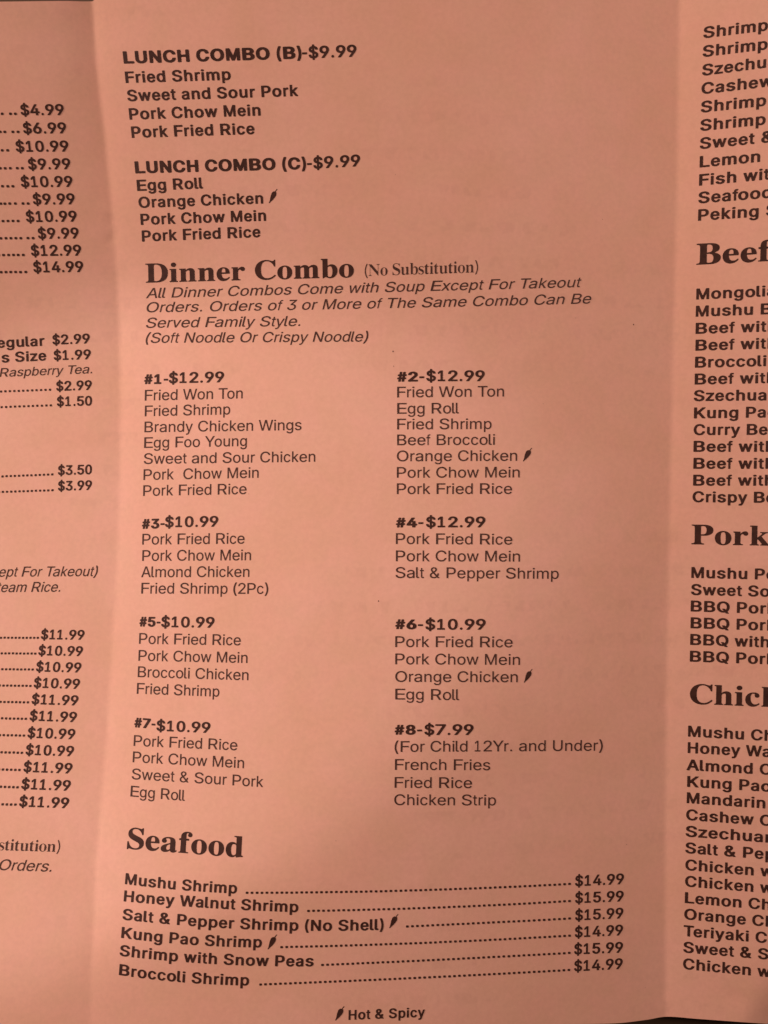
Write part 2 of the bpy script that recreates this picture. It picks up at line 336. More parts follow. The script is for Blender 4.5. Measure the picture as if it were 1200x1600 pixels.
  '7': (556, [[84,2,188,0,213,4,227,14,540,610,542,694,530,712,501,718,58,718,29,713,16,702,14,622,21,610,33,604,362,598,65,30,64,14]]),
  '9': (556, [[140,2,240,0,260,2,274,10,450,274,491,350,511,402,521,442,524,486,517,546,502,590,476,634,442,670,405,696,366,713,315,724,264,726,209,718,166,704,123,678,88,645,62,610,43,566,32,506,34,446,48,394,74,346,113,306,154,281,197,266,268,258,273,254,122,30,121,14],[264,366,229,381,201,411,185,454,182,502,194,550,217,584,250,606,287,610,326,595,355,562,370,526,374,474,363,426,338,390,303,369]]),
  'A': (722, [[39,2,146,0,167,3,179,10,245,182,254,188,474,188,539,18,549,7,582,0,665,0,690,4,704,14,704,30,451,694,436,712,407,718,312,717,287,713,273,702,18,26,21,12],[295,306,291,310,357,498,362,500,431,310,424,306]]),
  'B': (722, [[94,2,403,0,483,7,541,22,582,40,614,62,651,102,669,138,680,186,679,226,670,266,652,302,629,330,604,351,564,374,609,410,637,450,651,506,648,550,636,590,615,626,586,656,546,683,479,707,394,718,117,718,91,714,73,702,70,26,77,10],[251,118,246,122,246,302,250,306,412,305,452,292,485,266,503,234,507,194,495,158,470,134,443,123,403,118],[251,420,246,426,249,598,399,599,434,590,459,570,476,538,478,498,468,470,443,442,421,429,394,422]]),
  'C': (722, [[324,-6,391,-9,450,-2,505,14,557,41,597,72,637,118,666,174,680,226,677,242,656,253,565,254,541,250,529,242,509,190,478,150,430,121,379,112,331,118,289,138,253,170,227,210,207,262,197,318,196,382,203,438,216,482,235,522,260,554,296,583,327,598,355,604,379,606,418,600,454,585,487,558,510,526,527,478,537,468,565,462,640,462,664,466,679,478,676,510,657,562,629,610,596,646,565,671,525,694,478,712,434,722,363,726,296,718,236,699,181,667,127,618,93,570,64,506,48,438,42,382,48,278,64,210,101,134,149,76,198,38,256,10]]),
  'E': (667, [[95,2,602,0,631,4,647,14,649,98,640,109,626,115,262,118,257,122,259,302,574,304,607,311,618,330,617,402,597,418,569,422,261,422,257,426,257,595,262,600,597,600,626,604,642,614,645,626,645,694,631,712,597,718,120,718,92,714,73,702,70,26,77,10]]),
  'F': (611, [[93,2,199,0,225,4,238,14,241,286,246,294,515,294,546,299,560,314,560,390,554,400,541,408,515,412,243,414,244,598,546,600,576,604,590,614,593,626,593,694,581,711,546,718,116,718,90,714,73,702,70,26,77,10]]),
  'H': (722, [[91,2,185,0,208,4,221,14,224,302,228,308,496,306,501,14,515,3,539,0,624,1,648,12,652,26,652,690,644,709,613,718,539,718,515,714,501,702,498,430,492,426,227,426,224,430,221,702,208,713,181,718,100,716,75,706,70,690,70,26,76,10]]),
  'K': (722, [[93,2,198,0,224,4,238,14,241,234,302,295,527,8,562,0,661,0,687,3,703,14,702,30,416,402,696,682,704,698,696,709,661,718,549,717,519,711,246,440,240,446,238,702,224,713,194,718,103,716,76,706,70,690,70,26,77,10]]),
  'L': (611, [[94,2,547,0,578,5,593,22,592,98,574,114,547,118,250,118,245,122,245,690,237,708,215,716,99,716,77,707,70,694,70,26,77,10]]),
  'M': (833, [[90,2,188,1,202,6,212,18,213,370,217,375,348,22,358,7,384,0,448,0,470,4,482,14,615,374,618,362,619,18,630,5,656,0,726,0,745,2,757,10,763,26,763,690,758,706,745,714,723,718,622,718,600,714,589,706,418,238,245,706,232,714,210,718,106,717,76,707,70,690,70,26,76,10]]),
  'N': (722, [[91,2,195,1,210,6,220,18,222,447,490,12,501,4,524,0,616,0,635,3,647,11,652,26,652,690,650,702,643,710,612,718,540,718,513,712,502,698,501,278,497,270,231,706,218,714,195,718,107,717,88,714,75,706,70,690,70,26,76,10]]),
  'O': (778, [[336,-6,401,-10,484,2,542,21,595,52,647,98,687,154,714,214,731,286,736,378,729,442,713,506,678,577,632,633,575,678,521,704,451,722,377,726,307,718,245,699,187,667,135,622,98,574,67,510,48,438,42,334,48,278,65,210,96,146,146,84,199,41,265,10],[364,114,323,125,294,142,263,170,235,210,217,250,208,290,203,334,204,398,213,450,225,486,244,522,269,554,298,578,340,598,373,604,410,604,447,595,484,576,517,546,542,510,560,470,571,422,576,362,574,318,565,266,550,222,531,190,505,158,476,136,438,119,405,112]]),
  'P': (667, [[92,2,193,0,218,4,231,14,234,242,238,246,367,246,454,260,492,273,533,296,564,322,589,354,608,391,621,438,625,494,619,538,606,578,584,618,554,652,517,679,454,704,363,718,114,718,89,714,73,702,70,26,77,10],[239,364,234,370,235,598,371,599,404,590,429,574,452,538,462,486,455,434,434,396,409,376,380,366]]),
  'Q': (778, [[558,-62,674,-63,690,-58,701,-46,698,-34,620,70,657,110,687,154,709,202,726,258,735,322,736,378,729,442,713,506,682,570,647,618,599,662,537,697,467,719,401,726,335,723,265,707,204,678,155,642,109,589,73,526,51,454,42,382,47,286,65,210,96,146,128,102,166,65,212,34,266,10,335,-6,405,-9,496,3,538,-50],[364,114,323,125,294,142,263,170,235,210,217,250,208,290,203,334,204,398,213,450,225,486,244,522,269,554,298,578,340,598,373,604,410,604,447,595,484,576,517,546,542,510,560,470,571,422,576,362,574,318,558,242,529,189,484,241,467,250,364,252,344,250,329,242,324,234,327,222,408,118,405,113]]),
  'R': (722, [[94,2,200,0,226,4,240,14,243,258,248,262,353,260,506,7,541,0,638,0,664,3,680,14,680,30,527,286,528,291,584,326,622,366,646,418,657,478,651,542,627,602,596,642,546,679,476,705,384,717,117,718,90,714,73,702,70,26,77,10],[248,380,243,386,244,598,388,599,423,591,452,574,477,538,485,490,479,446,458,410,432,392,401,383]]),
  'S': (667, [[290,-10,343,-12,418,-5,472,9,517,30,557,58,588,91,612,134,623,174,625,222,614,270,593,306,555,345,513,371,464,393,273,450,239,472,225,494,223,538,241,574,277,598,322,608,372,605,414,588,440,562,457,514,472,505,576,502,596,505,611,514,615,534,605,578,584,618,563,644,526,675,493,694,451,710,401,722,351,726,277,722,227,711,177,692,131,662,96,626,71,582,61,542,61,490,72,450,94,414,127,381,165,357,219,333,414,274,443,256,459,234,464,214,462,186,456,166,441,146,401,119,339,107,285,113,243,133,220,158,205,206,189,218,165,222,82,222,61,220,45,210,42,186,56,134,77,94,106,61,144,34,185,13,235,-2]]),
  'T': (611, [[250,2,357,1,373,7,382,18,383,594,389,600,554,600,582,606,593,622,593,690,591,702,578,713,550,718,58,718,34,713,20,702,18,622,30,605,58,600,223,600,228,594,228,26,235,10]]),
  'W': (944, [[216,2,323,0,346,4,359,14,470,431,474,428,584,14,598,3,621,0,711,0,730,3,742,10,923,682,926,698,922,706,908,714,889,717,811,718,788,713,774,702,664,272,553,698,544,710,517,717,428,717,405,713,392,702,281,273,277,275,169,702,153,714,129,718,44,716,22,706,18,690,194,22,201,10]]),
  'a': (556, [[205,-10,250,-11,284,-7,345,15,372,1,452,0,478,5,489,18,490,370,483,418,467,458,440,494,406,520,360,540,319,549,269,552,220,547,167,532,129,512,94,484,70,454,51,414,51,402,64,390,155,364,182,371,213,414,231,428,254,437,281,439,307,434,326,422,338,402,345,370,341,348,201,325,129,304,79,272,56,246,43,218,36,182,37,134,47,98,67,62,94,33,132,9,167,-3],[243,102,208,110,188,130,181,162,190,194,208,209,239,219,343,234,343,182,323,138,288,110]]),
  'c': (556, [[264,-10,300,-11,350,-5,395,9,426,25,456,48,484,78,510,122,520,154,516,166,502,175,422,196,399,195,383,186,365,146,342,120,315,107,281,104,258,109,239,120,220,139,203,166,185,230,183,282,187,318,207,382,227,410,243,424,281,438,304,437,327,430,360,402,382,358,403,349,422,349,498,369,510,375,518,386,513,410,496,446,449,500,418,520,380,538,311,552,266,551,212,542,162,521,125,494,89,454,63,410,47,362,37,306,36,246,47,178,64,130,89,86,126,46,162,20,212,-1]]),
  'd': (611, [[256,-10,287,-12,334,-6,397,20,412,4,440,0,522,2,538,9,544,18,545,690,543,702,530,713,506,717,436,718,412,714,400,706,395,690,393,525,346,544,287,552,236,549,189,536,146,514,108,482,78,442,55,394,39,330,36,246,47,174,70,114,102,66,146,27,205,0],[275,105,252,114,232,129,206,170,189,230,188,302,201,362,228,409,264,433,303,437,326,431,346,419,377,376,393,318,395,242,383,182,356,134,338,118,318,108]]),
  'e': (556, [[264,-10,302,-11,358,-4,395,9,428,26,463,54,486,82,505,118,511,146,503,155,488,162,417,180,395,180,377,170,358,135,335,114,298,103,265,106,235,119,208,146,189,186,183,222,484,225,510,232,520,250,519,314,510,370,496,414,467,466,432,502,387,530,339,546,287,552,238,549,186,534,145,512,108,479,78,438,54,386,40,326,36,270,40,214,52,162,71,115,94,78,130,41,165,18,212,-1],[186,336,184,342,193,370,216,407,242,429,279,438,313,432,339,413,360,382,372,342,369,336]]),
  'f': (333, [[110,2,192,1,205,7,211,18,212,430,217,434,285,437,297,446,301,462,301,522,297,534,279,544,214,547,213,589,219,609,229,618,279,614,297,625,315,688,312,698,300,706,269,715,223,718,183,711,149,695,121,670,103,640,95,606,93,549,90,546,38,544,25,538,19,526,18,458,22,446,38,436,90,434,94,430,94,26,98,10]]),
  'g': (611, [[251,-198,307,-200,349,-197,400,-186,435,-172,466,-154,494,-130,514,-106,532,-70,545,-2,545,518,541,533,529,541,506,546,424,544,408,538,392,524,349,543,303,551,260,551,209,542,170,527,119,492,87,454,56,394,38,314,36,274,40,218,60,146,79,110,100,83,127,56,162,33,232,10,279,6,322,9,357,17,392,33,396,30,393,-18,383,-46,365,-67,334,-83,279,-88,248,-80,221,-63,186,-21,162,-13,135,-18,69,-57,60,-66,60,-78,80,-110,127,-155,178,-181],[275,121,256,127,236,139,206,178,190,234,188,302,201,362,225,404,260,432,303,437,322,433,346,419,377,378,394,318,396,246,382,186,357,146,322,124]]),
  'h': (611, [[88,2,179,0,203,4,217,14,222,354,233,386,251,412,276,429,304,436,332,435,356,423,377,398,386,374,391,346,394,14,416,1,505,0,533,5,545,22,544,362,536,414,521,453,502,482,472,511,440,531,396,546,344,552,300,550,264,542,223,526,220,694,211,709,195,716,91,716,75,709,66,694,66,26,72,10]]),
  'i': (278, [[83,2,190,1,206,8,214,22,215,518,209,534,190,544,90,544,74,540,63,526,62,26,68,10],[118,587,146,586,182,592,205,605,222,623,231,648,228,669,215,691,190,708,154,718,110,716,78,703,55,680,47,651,56,623,82,599]]),
  'k': (556, [[87,2,173,0,196,4,209,14,212,198,223,210,383,5,410,0,502,0,524,4,538,18,533,34,328,306,519,514,522,530,509,541,486,545,399,546,372,540,215,376,212,382,212,694,204,709,189,716,89,716,74,709,66,694,66,26,72,10]]),
  'l': (278, [[143,-2,183,-3,231,3,251,11,260,26,241,102,219,112,179,112,173,126,171,694,163,709,147,716,47,716,24,706,18,690,20,106,36,58,63,27,99,8]]),
  'm': (889, [[88,2,181,0,205,4,219,14,225,366,234,393,252,418,275,433,299,438,324,435,344,422,357,406,364,386,366,26,373,10,385,3,405,0,483,0,507,4,520,14,525,374,533,398,552,422,577,436,605,438,630,431,648,418,659,402,665,378,670,14,683,4,707,0,781,0,813,7,823,26,823,370,813,430,790,478,764,506,728,531,683,548,634,554,585,552,540,541,507,527,466,498,413,537,352,553,283,550,222,527,205,541,181,545,107,546,76,538,68,530,66,518,66,26,72,10]]),
  'n': (611, [[88,2,179,0,203,4,217,14,222,354,232,386,251,412,275,429,303,436,332,435,356,423,377,398,386,374,390,346,393,14,408,3,432,0,516,1,532,5,542,14,545,338,541,386,532,426,518,458,498,486,472,511,444,529,412,542,344,552,275,545,219,524,203,540,175,546,95,544,71,533,66,518,66,26,72,10]]),
  'o': (611, [[279,-10,329,-10,385,-1,426,13,469,38,507,72,535,111,557,158,571,214,575,290,568,342,551,398,528,442,491,485,453,514,406,536,353,549,300,552,240,546,191,531,143,503,110,474,77,430,56,386,40,322,36,270,44,194,65,134,93,86,133,46,171,20,224,-1],[284,105,248,123,214,166,195,230,194,298,210,366,239,410,276,434,317,437,341,432,361,420,396,378,415,318,418,242,405,182,376,134,357,118,337,108,317,104]]),
  'p': (611, [[101,-190,192,-189,203,-185,214,-174,216,14,219,18,262,-2,301,-10,341,-11,403,-2,446,16,493,50,522,82,547,126,565,178,575,246,574,310,563,370,546,418,517,466,486,498,442,527,391,545,337,552,266,545,219,523,200,541,172,546,90,544,68,530,66,-166,74,-182],[301,105,282,112,263,126,235,166,217,226,216,302,228,362,253,406,270,422,290,433,329,438,348,433,372,419,403,378,420,322,423,246,410,182,397,154,380,131,344,108,325,104]]),
  'r': (389, [[86,2,172,0,194,4,207,14,210,338,214,370,232,404,258,425,288,432,348,430,367,441,371,454,371,526,368,538,359,546,325,552,280,552,247,545,209,529,183,544,104,546,81,541,68,530,66,26,72,10]]),
  's': (556, [[244,-10,289,-11,343,-6,389,6,431,24,461,44,491,74,509,106,519,142,520,178,509,218,490,249,461,275,398,306,247,344,226,355,214,370,212,398,222,418,244,434,272,441,301,440,322,433,343,413,364,378,385,369,406,369,486,386,506,398,510,410,499,438,483,466,456,496,402,531,335,549,293,552,234,549,188,540,146,523,109,500,79,470,61,438,52,406,52,362,61,330,77,302,109,272,176,238,322,202,343,190,353,178,357,150,348,130,327,112,293,103,255,103,226,113,203,134,186,170,163,181,138,181,59,165,36,150,42,118,57,86,101,38,159,7]]),
  't': (333, [[194,-2,246,-6,277,-2,305,7,315,22,303,90,298,101,277,111,236,108,226,110,218,126,216,154,216,430,222,434,281,436,298,443,305,458,305,522,301,534,288,543,222,546,216,550,215,646,205,662,181,668,105,666,91,659,84,646,84,550,78,546,36,543,20,530,18,458,22,446,33,438,78,434,84,430,84,142,94,82,108,54,129,29,157,11]]),
  'u': (611, [[251,-6,324,-2,388,20,408,4,436,0,516,1,532,5,542,14,545,518,543,530,532,540,504,546,432,546,408,542,393,530,387,186,377,158,360,133,336,116,308,108,275,112,251,125,234,146,224,174,220,206,217,530,203,541,179,546,91,544,68,530,66,190,79,118,106,66,144,30,192,6]]),
  'w': (778, [[187,2,278,0,298,3,312,14,387,278,391,280,469,11,480,3,504,0,574,0,593,2,607,10,760,518,756,534,733,544,648,546,624,541,613,533,540,274,535,269,462,534,449,542,426,546,352,545,325,539,314,526,243,268,166,534,154,542,130,546,56,546,25,537,18,526,19,518,165,22,173,9]]),
  'y': (556, [[104,-190,162,-192,224,-178,266,-151,303,-106,323,-62,536,514,538,526,529,538,502,545,424,546,401,542,390,534,278,226,166,534,143,544,58,546,31,541,18,530,19,514,201,18,180,-42,162,-71,146,-78,96,-74,81,-80,73,-90,56,-166,69,-181]]),
  'z': (500, [[39,2,439,0,463,2,479,13,482,94,476,106,467,112,439,116,224,117,221,122,472,454,474,522,467,536,455,542,431,546,69,546,45,542,32,534,27,522,27,454,31,442,41,433,69,428,279,426,22,90,18,78,18,22,24,10]]),
 },
 'S': {
  'B': (635, [[26,2,34,0,362,0,414,3,462,12,510,30,546,50,580,82,604,122,617,170,616,226,605,262,584,294,546,326,506,348,457,366,506,388,542,413,564,438,577,462,584,490,587,514,582,554,570,586,546,616,518,637,482,654,438,666,382,673,34,676,23,670,22,650,26,640,74,632,93,618,104,590,108,550,106,98,100,70,86,52,66,43,25,34,23,10],[302,49,290,54,282,62,275,86,274,330,278,336,346,332,370,325,394,312,410,297,423,278,436,226,438,186,433,134,425,102,411,78,390,60,366,51,330,47],[278,378,274,386,274,574,278,614,286,626,302,631,334,631,358,627,378,618,391,606,408,570,414,526,414,494,406,442,388,410,366,394,330,383]]),
  'C': (662, [[321,-14,362,-16,430,-10,482,4,518,19,554,41,590,69,618,99,644,134,622,158,610,164,570,120,522,84,478,62,426,48,394,46,346,51,310,63,277,86,250,118,229,158,215,206,205,274,205,406,214,474,229,530,246,570,266,598,298,626,338,642,374,646,410,642,458,626,510,590,556,534,596,454,602,450,622,450,629,454,630,462,630,678,629,686,623,690,598,689,582,658,570,649,558,647,534,649,438,681,386,689,314,687,270,678,234,667,178,639,126,599,78,541,48,482,27,406,22,366,22,310,27,270,38,222,66,154,89,118,115,86,174,37,208,18,246,2]]),
  'D': (710, [[32,2,39,0,339,0,419,5,491,21,547,45,603,85,643,134,670,190,687,262,692,338,686,414,668,482,640,538,599,587,551,623,515,642,463,659,411,670,339,676,26,674,22,666,24,642,75,632,95,616,104,594,108,554,106,86,100,62,90,50,71,42,32,34,29,10],[303,49,291,54,281,66,275,110,275,566,277,598,285,618,299,628,327,632,371,627,407,614,441,590,466,558,486,518,500,466,509,402,511,306,504,234,492,178,475,134,452,98,423,72,391,56,347,48]]),
  'P': (623, [[25,2,34,0,350,0,359,2,362,26,358,35,302,47,288,58,280,74,274,122,274,294,278,300,382,300,462,312,522,338,546,356,568,378,588,410,601,446,605,474,604,514,598,542,583,578,569,598,542,624,514,643,482,657,442,667,398,672,342,676,26,673,23,666,25,642,66,633,86,624,100,606,106,582,108,118,104,82,97,62,74,45,26,36,22,26],[278,346,274,354,274,586,278,610,286,622,302,627,322,628,358,623,378,615,395,602,416,562,425,498,424,458,416,414,400,382,370,359,334,349]]),
  'S': (511, [[25,-14,54,-14,67,10,86,17,174,-8,206,-13,270,-14,318,-8,362,6,406,30,436,54,462,88,486,142,493,190,487,254,478,282,464,310,429,350,390,379,230,457,183,486,165,502,153,518,146,538,143,558,146,582,154,602,166,619,182,632,206,642,234,647,286,642,326,624,367,590,406,534,430,469,438,464,458,465,464,478,464,678,458,691,430,690,418,666,398,660,270,689,230,691,182,686,147,674,114,656,82,628,62,602,47,574,38,546,32,490,38,438,61,386,98,344,138,313,194,281,294,231,326,211,344,194,357,174,364,154,365,126,359,98,349,78,334,61,310,45,290,38,262,34,230,34,194,41,154,61,122,90,106,114,87,150,58,237,50,242,26,240,22,230,22,-6]]),
  'a': (498, [[350,-14,387,-14,423,-3,459,21,480,46,467,69,463,70,439,62,430,70,429,322,423,366,409,402,393,426,367,448,339,461,299,471,255,476,187,473,151,465,112,450,71,421,55,402,45,382,40,362,40,338,47,314,59,297,79,284,107,278,135,282,157,294,174,314,181,346,175,366,155,402,156,414,175,426,219,430,255,421,268,410,275,398,281,366,281,290,131,233,87,209,59,186,35,154,22,114,23,74,32,46,49,22,75,1,103,-10,135,-14,179,-9,215,2,251,21,283,43,296,18,307,4,327,-8],[207,62,187,73,177,94,174,130,181,170,194,194,215,215,249,234,279,243,282,238,280,98,247,70,227,62]]),
  'b': (536, [[75,-14,82,-17,94,-16,166,38,218,5,266,-12,298,-15,326,-13,378,1,425,30,467,74,496,126,512,182,518,226,518,270,508,330,482,390,466,414,442,438,418,455,390,467,362,474,330,476,302,472,274,462,224,430,222,438,222,666,214,675,34,676,23,670,22,650,25,642,62,630,68,618,72,594],[266,34,250,39,238,49,229,62,224,82,222,358,229,378,246,395,266,405,294,407,318,401,333,390,345,374,355,350,367,270,365,166,353,94,334,54,322,43,306,36]]),
  'c': (436, [[206,-14,241,-14,277,-9,329,10,377,44,402,70,418,94,401,111,393,115,357,86,329,72,289,68,257,74,229,90,209,111,192,138,180,170,169,238,169,322,180,378,193,405,209,422,225,429,245,432,265,429,276,422,282,402,280,366,285,338,295,318,313,304,337,298,365,300,389,314,403,334,408,354,407,378,400,402,389,421,374,438,353,453,305,472,265,476,209,472,165,459,129,439,99,414,68,378,45,338,29,286,22,222,26,178,39,126,56,90,89,45,121,17,165,-5]]),
  'd': (536, [[184,-14,221,-14,257,-5,284,10,317,39,319,-6,325,-14,429,8,509,15,518,22,517,47,481,63,474,74,470,94,469,662,468,670,461,675,255,674,251,666,253,643,301,631,311,622,317,610,318,434,313,433,277,460,241,473,201,476,161,468,121,448,89,420,65,390,45,350,28,290,22,222,26,166,42,110,69,58,102,22,141,-3],[237,54,221,58,206,70,188,106,176,190,177,282,185,342,201,382,213,396,225,404,261,408,284,402,301,390,318,362,319,118,307,90,289,69,261,54]]),
  'e': (435, [[201,-14,236,-14,276,-8,304,2,332,17,377,54,400,83,417,110,413,118,392,135,356,99,332,83,300,74,264,76,240,83,220,96,204,114,192,138,177,198,174,234,176,240,404,242,412,245,415,250,415,278,408,330,394,370,374,406,347,434,316,455,284,468,240,475,200,474,164,465,132,450,96,424,70,394,48,358,31,310,22,258,22,210,29,158,43,114,63,74,84,47,124,12,160,-5],[176,292,172,298,177,362,191,406,204,423,220,431,240,432,260,425,274,410,282,382,287,330,286,294]]),
  'f': (412, [[25,2,32,0,292,0,300,6,301,26,297,34,264,37,244,43,233,54,227,78,225,398,232,402,304,405,307,414,307,450,306,458,300,463,226,466,226,594,230,622,240,638,260,645,284,643,287,634,274,602,269,578,272,558,280,542,296,527,324,518,348,520,368,529,380,542,389,558,394,582,392,606,384,629,372,646,336,674,292,687,236,688,184,678,140,656,112,630,88,590,77,538,75,466,32,463,25,458,26,406,32,403,72,402,76,398,74,66,71,54,64,44,24,31,22,10]]),
  'h': (553, [[25,2,32,0,265,2,268,10,267,30,232,45,222,70,221,342,230,358,252,380,272,391,296,395,312,394,324,388,331,378,336,358,339,86,336,62,329,46,320,39,300,35,292,30,292,6,296,1,304,0,528,0,535,6,535,30,532,34,500,44,489,66,487,334,480,382,470,410,454,434,432,455,404,468,360,476,332,474,296,465,261,446,223,414,221,666,216,675,36,676,24,670,24,646,62,630,69,618,72,598,72,74,68,54,60,43,28,35,23,30,22,10]]),
  'i': (285, [[25,2,32,0,256,0,264,1,267,6,267,30,264,34,236,42,228,50,224,66,222,450,221,458,216,463,36,464,27,458,28,431,64,419,71,394,72,74,63,46,52,39,28,35,23,30,22,10],[128,530,160,528,187,538,210,558,224,586,226,618,217,646,196,671,168,685,136,686,108,676,84,654,72,626,70,594,80,566,100,544]]),
  'k': (572, [[25,2,32,0,266,2,269,10,268,30,232,45,224,66,222,194,236,210,246,202,343,62,345,50,340,40,312,35,306,30,305,10,308,2,544,0,554,6,552,32,528,41,512,56,335,310,428,400,464,419,507,430,510,454,506,462,300,461,297,450,300,430,344,422,352,414,350,398,333,374,228,269,223,270,222,662,216,675,36,676,28,670,28,643,64,631,70,622,73,602,73,78,70,58,63,46,48,38,28,35,23,30,22,10]]),
  'm': (806, [[25,2,32,0,256,0,264,4,264,30,260,35,232,43,224,54,220,70,219,342,230,362,252,383,268,391,292,395,308,393,320,387,328,374,331,358,334,82,331,58,324,46,288,30,288,6,292,1,300,0,520,0,524,6,524,30,520,35,492,43,484,54,480,74,479,346,492,365,512,383,528,391,552,395,572,392,581,386,587,374,592,354,593,78,590,58,584,46,572,38,552,35,547,30,548,4,556,0,784,1,788,10,787,30,784,34,764,38,752,44,742,66,739,346,732,382,721,414,708,434,684,456,644,472,616,475,572,471,536,457,500,431,472,401,453,430,432,452,408,465,372,474,328,474,292,464,256,442,224,411,219,414,218,458,212,463,28,462,23,454,24,434,28,430,60,420,67,410,72,390,72,78,69,58,62,46,52,39,28,35,23,30,22,10]]),
  'n': (554, [[25,2,32,0,265,2,268,10,267,30,232,45,222,70,221,342,230,358,252,380,272,391,296,395,312,394,324,388,331,378,336,358,339,86,336,62,329,46,320,39,300,35,292,30,292,6,296,1,304,0,533,2,536,10,535,30,532,34,504,41,494,50,490,62,486,350,480,382,470,410,452,437,432,455,408,467,376,474,336,474,300,466,276,456,224,415,221,454,216,463,27,462,23,454,24,434,28,430,60,420,67,410,72,390,72,78,69,58,62,46,52,39,28,35,23,30,22,10]]),
  'o': (484, [[222,-14,266,-14,310,-6,354,13,390,40,423,78,445,118,459,162,466,214,465,262,456,310,442,349,414,394,382,428,346,452,302,469,258,476,214,474,174,465,130,444,94,416,65,382,45,346,29,298,22,250,22,206,31,154,49,106,72,70,102,38,142,10,178,-5],[230,30,214,36,199,50,184,86,175,174,175,286,182,362,192,402,202,417,214,428,246,435,266,432,281,422,293,406,301,386,312,314,314,182,308,102,296,58,284,42,270,33,254,29]]),
  'r': (446, [[25,2,32,0,284,0,292,3,294,10,292,32,240,44,226,62,223,90,223,282,228,326,236,345,250,366,264,376,276,378,292,374,324,336,340,327,372,324,404,338,422,362,428,398,419,434,400,458,380,469,356,475,332,475,308,469,260,440,224,399,219,402,219,454,212,463,36,464,28,459,28,431,64,419,71,394,72,74,63,46,52,39,28,35,23,30,22,10]]),
 },
 's': {
  '(': (242, [[161,-122,168,-126,216,-126,222,-122,165,14,132,118,115,222,114,314,123,394,143,490,179,606,221,706,222,710,216,714,164,712,125,638,96,558,76,486,59,402,50,326,50,226,56,174,70,102,105,-6,133,-70]]),
  ')': (244, [[50,-122,54,-125,106,-125,139,-70,167,-6,193,70,212,150,222,226,224,274,220,350,211,414,196,490,174,566,147,638,116,702,110,710,102,714,54,713,50,710,99,590,135,466,156,342,158,238,147,154,128,74,100,-6]]),
  'N': (697, [[585,-6,592,-10,593,-6,593,566,596,594,602,618,612,631,636,645,676,653,679,658,678,670,672,672,492,672,488,668,487,658,492,652,528,646,552,636,564,622,573,598,575,254,572,250,560,248,544,254,204,670,196,672,24,670,24,653,54,638,100,586,108,570,106,82,100,58,88,41,68,30,25,22,22,18,24,5,208,2,213,6,212,22,172,30,147,42,135,58,129,78,126,98,126,510,129,518,140,520,152,519,161,510]]),
  'S': (480, [[190,-10,238,-12,306,-3,354,15,398,45,428,78,452,126,462,170,461,230,453,266,440,298,420,326,394,351,338,388,178,465,130,502,116,522,109,542,108,574,112,594,121,614,138,633,174,654,222,662,282,656,330,634,374,595,404,554,430,498,434,514,433,670,430,677,414,661,382,656,254,686,210,688,166,681,126,665,90,639,60,602,42,562,32,506,34,458,47,414,72,374,106,341,158,305,322,219,352,190,368,158,372,130,366,98,350,66,330,45,306,31,278,22,250,18,198,21,166,28,138,40,118,53,94,75,61,122,40,170,26,219,22,218,22,1,26,0,42,16,74,20]]),
  'b': (506, [[259,-10,286,-12,310,-10,366,9,416,46,447,86,474,142,488,210,488,282,475,342,455,386,426,424,390,451,354,465,314,468,286,463,252,446,214,413,190,413,187,418,186,670,182,672,26,672,22,666,22,657,62,638,69,626,73,602,74,-1,78,-4,134,39,150,44,166,40,198,16,226,1],[258,18,234,22,214,31,198,50,191,70,187,106,187,354,196,382,215,402,242,415,274,418,302,414,326,404,344,386,355,366,366,330,372,290,373,186,362,98,353,70,342,50,326,34,306,23]]),
  'i': (251, [[22,6,27,2,227,2,233,6,231,21,207,29,196,38,188,66,186,450,183,457,31,458,26,454,27,438,54,430,64,422,71,398,72,78,69,54,63,40,51,29,23,20],[118,542,139,541,167,557,183,578,190,602,189,630,176,658,155,676,131,684,111,680,88,662,75,642,69,618,71,594,81,570,99,552]]),
  'n': (523, [[22,6,27,2,227,2,233,6,231,21,207,28,195,38,187,62,186,346,202,370,227,391,251,401,287,406,315,400,331,388,340,366,343,334,342,62,331,36,319,27,299,21,295,18,295,6,299,2,503,4,505,10,503,21,471,34,459,58,455,350,449,382,439,410,410,446,387,460,363,467,331,468,311,466,267,447,240,426,215,398,199,394,191,395,185,402,183,456,27,458,23,454,23,442,27,438,51,431,61,422,71,394,72,78,64,42,51,29,23,19]]),
  'o': (455, [[199,-10,234,-12,282,-5,326,14,358,37,386,67,409,102,426,146,434,190,437,230,432,282,419,330,400,370,373,406,338,435,302,455,258,467,214,468,178,462,138,446,98,418,69,386,50,354,33,310,24,262,22,214,28,166,42,122,62,82,90,47,122,20,154,3],[218,14,194,19,178,28,162,46,152,70,141,150,140,282,148,366,162,413,174,428,188,438,230,446,254,444,274,436,290,421,303,398,312,362,318,310,320,186,314,98,307,66,298,47,286,32,270,21,242,14]]),
  's': (340, [[156,-10,181,-12,225,-6,253,7,283,30,301,54,316,90,322,134,321,166,314,194,306,214,277,247,241,272,141,322,110,346,98,370,99,402,113,424,137,437,173,442,209,438,232,430,256,414,276,394,301,356,301,455,261,450,173,469,121,464,89,450,65,432,42,402,30,374,24,338,25,306,35,274,53,246,97,209,221,143,239,126,250,106,254,90,252,70,243,50,232,38,201,23,153,18,109,29,77,50,49,82,25,132,23,130,22,6,25,3,53,15,73,15]]),
  't': (303, [[141,-10,160,-11,192,-7,232,13,266,46,285,82,256,62,220,56,193,66,181,90,178,118,178,410,192,416,268,417,272,422,272,450,271,454,264,458,192,458,179,462,176,612,172,611,108,532,24,446,22,438,24,418,56,416,64,410,64,94,70,54,79,30,96,9,116,-4]]),
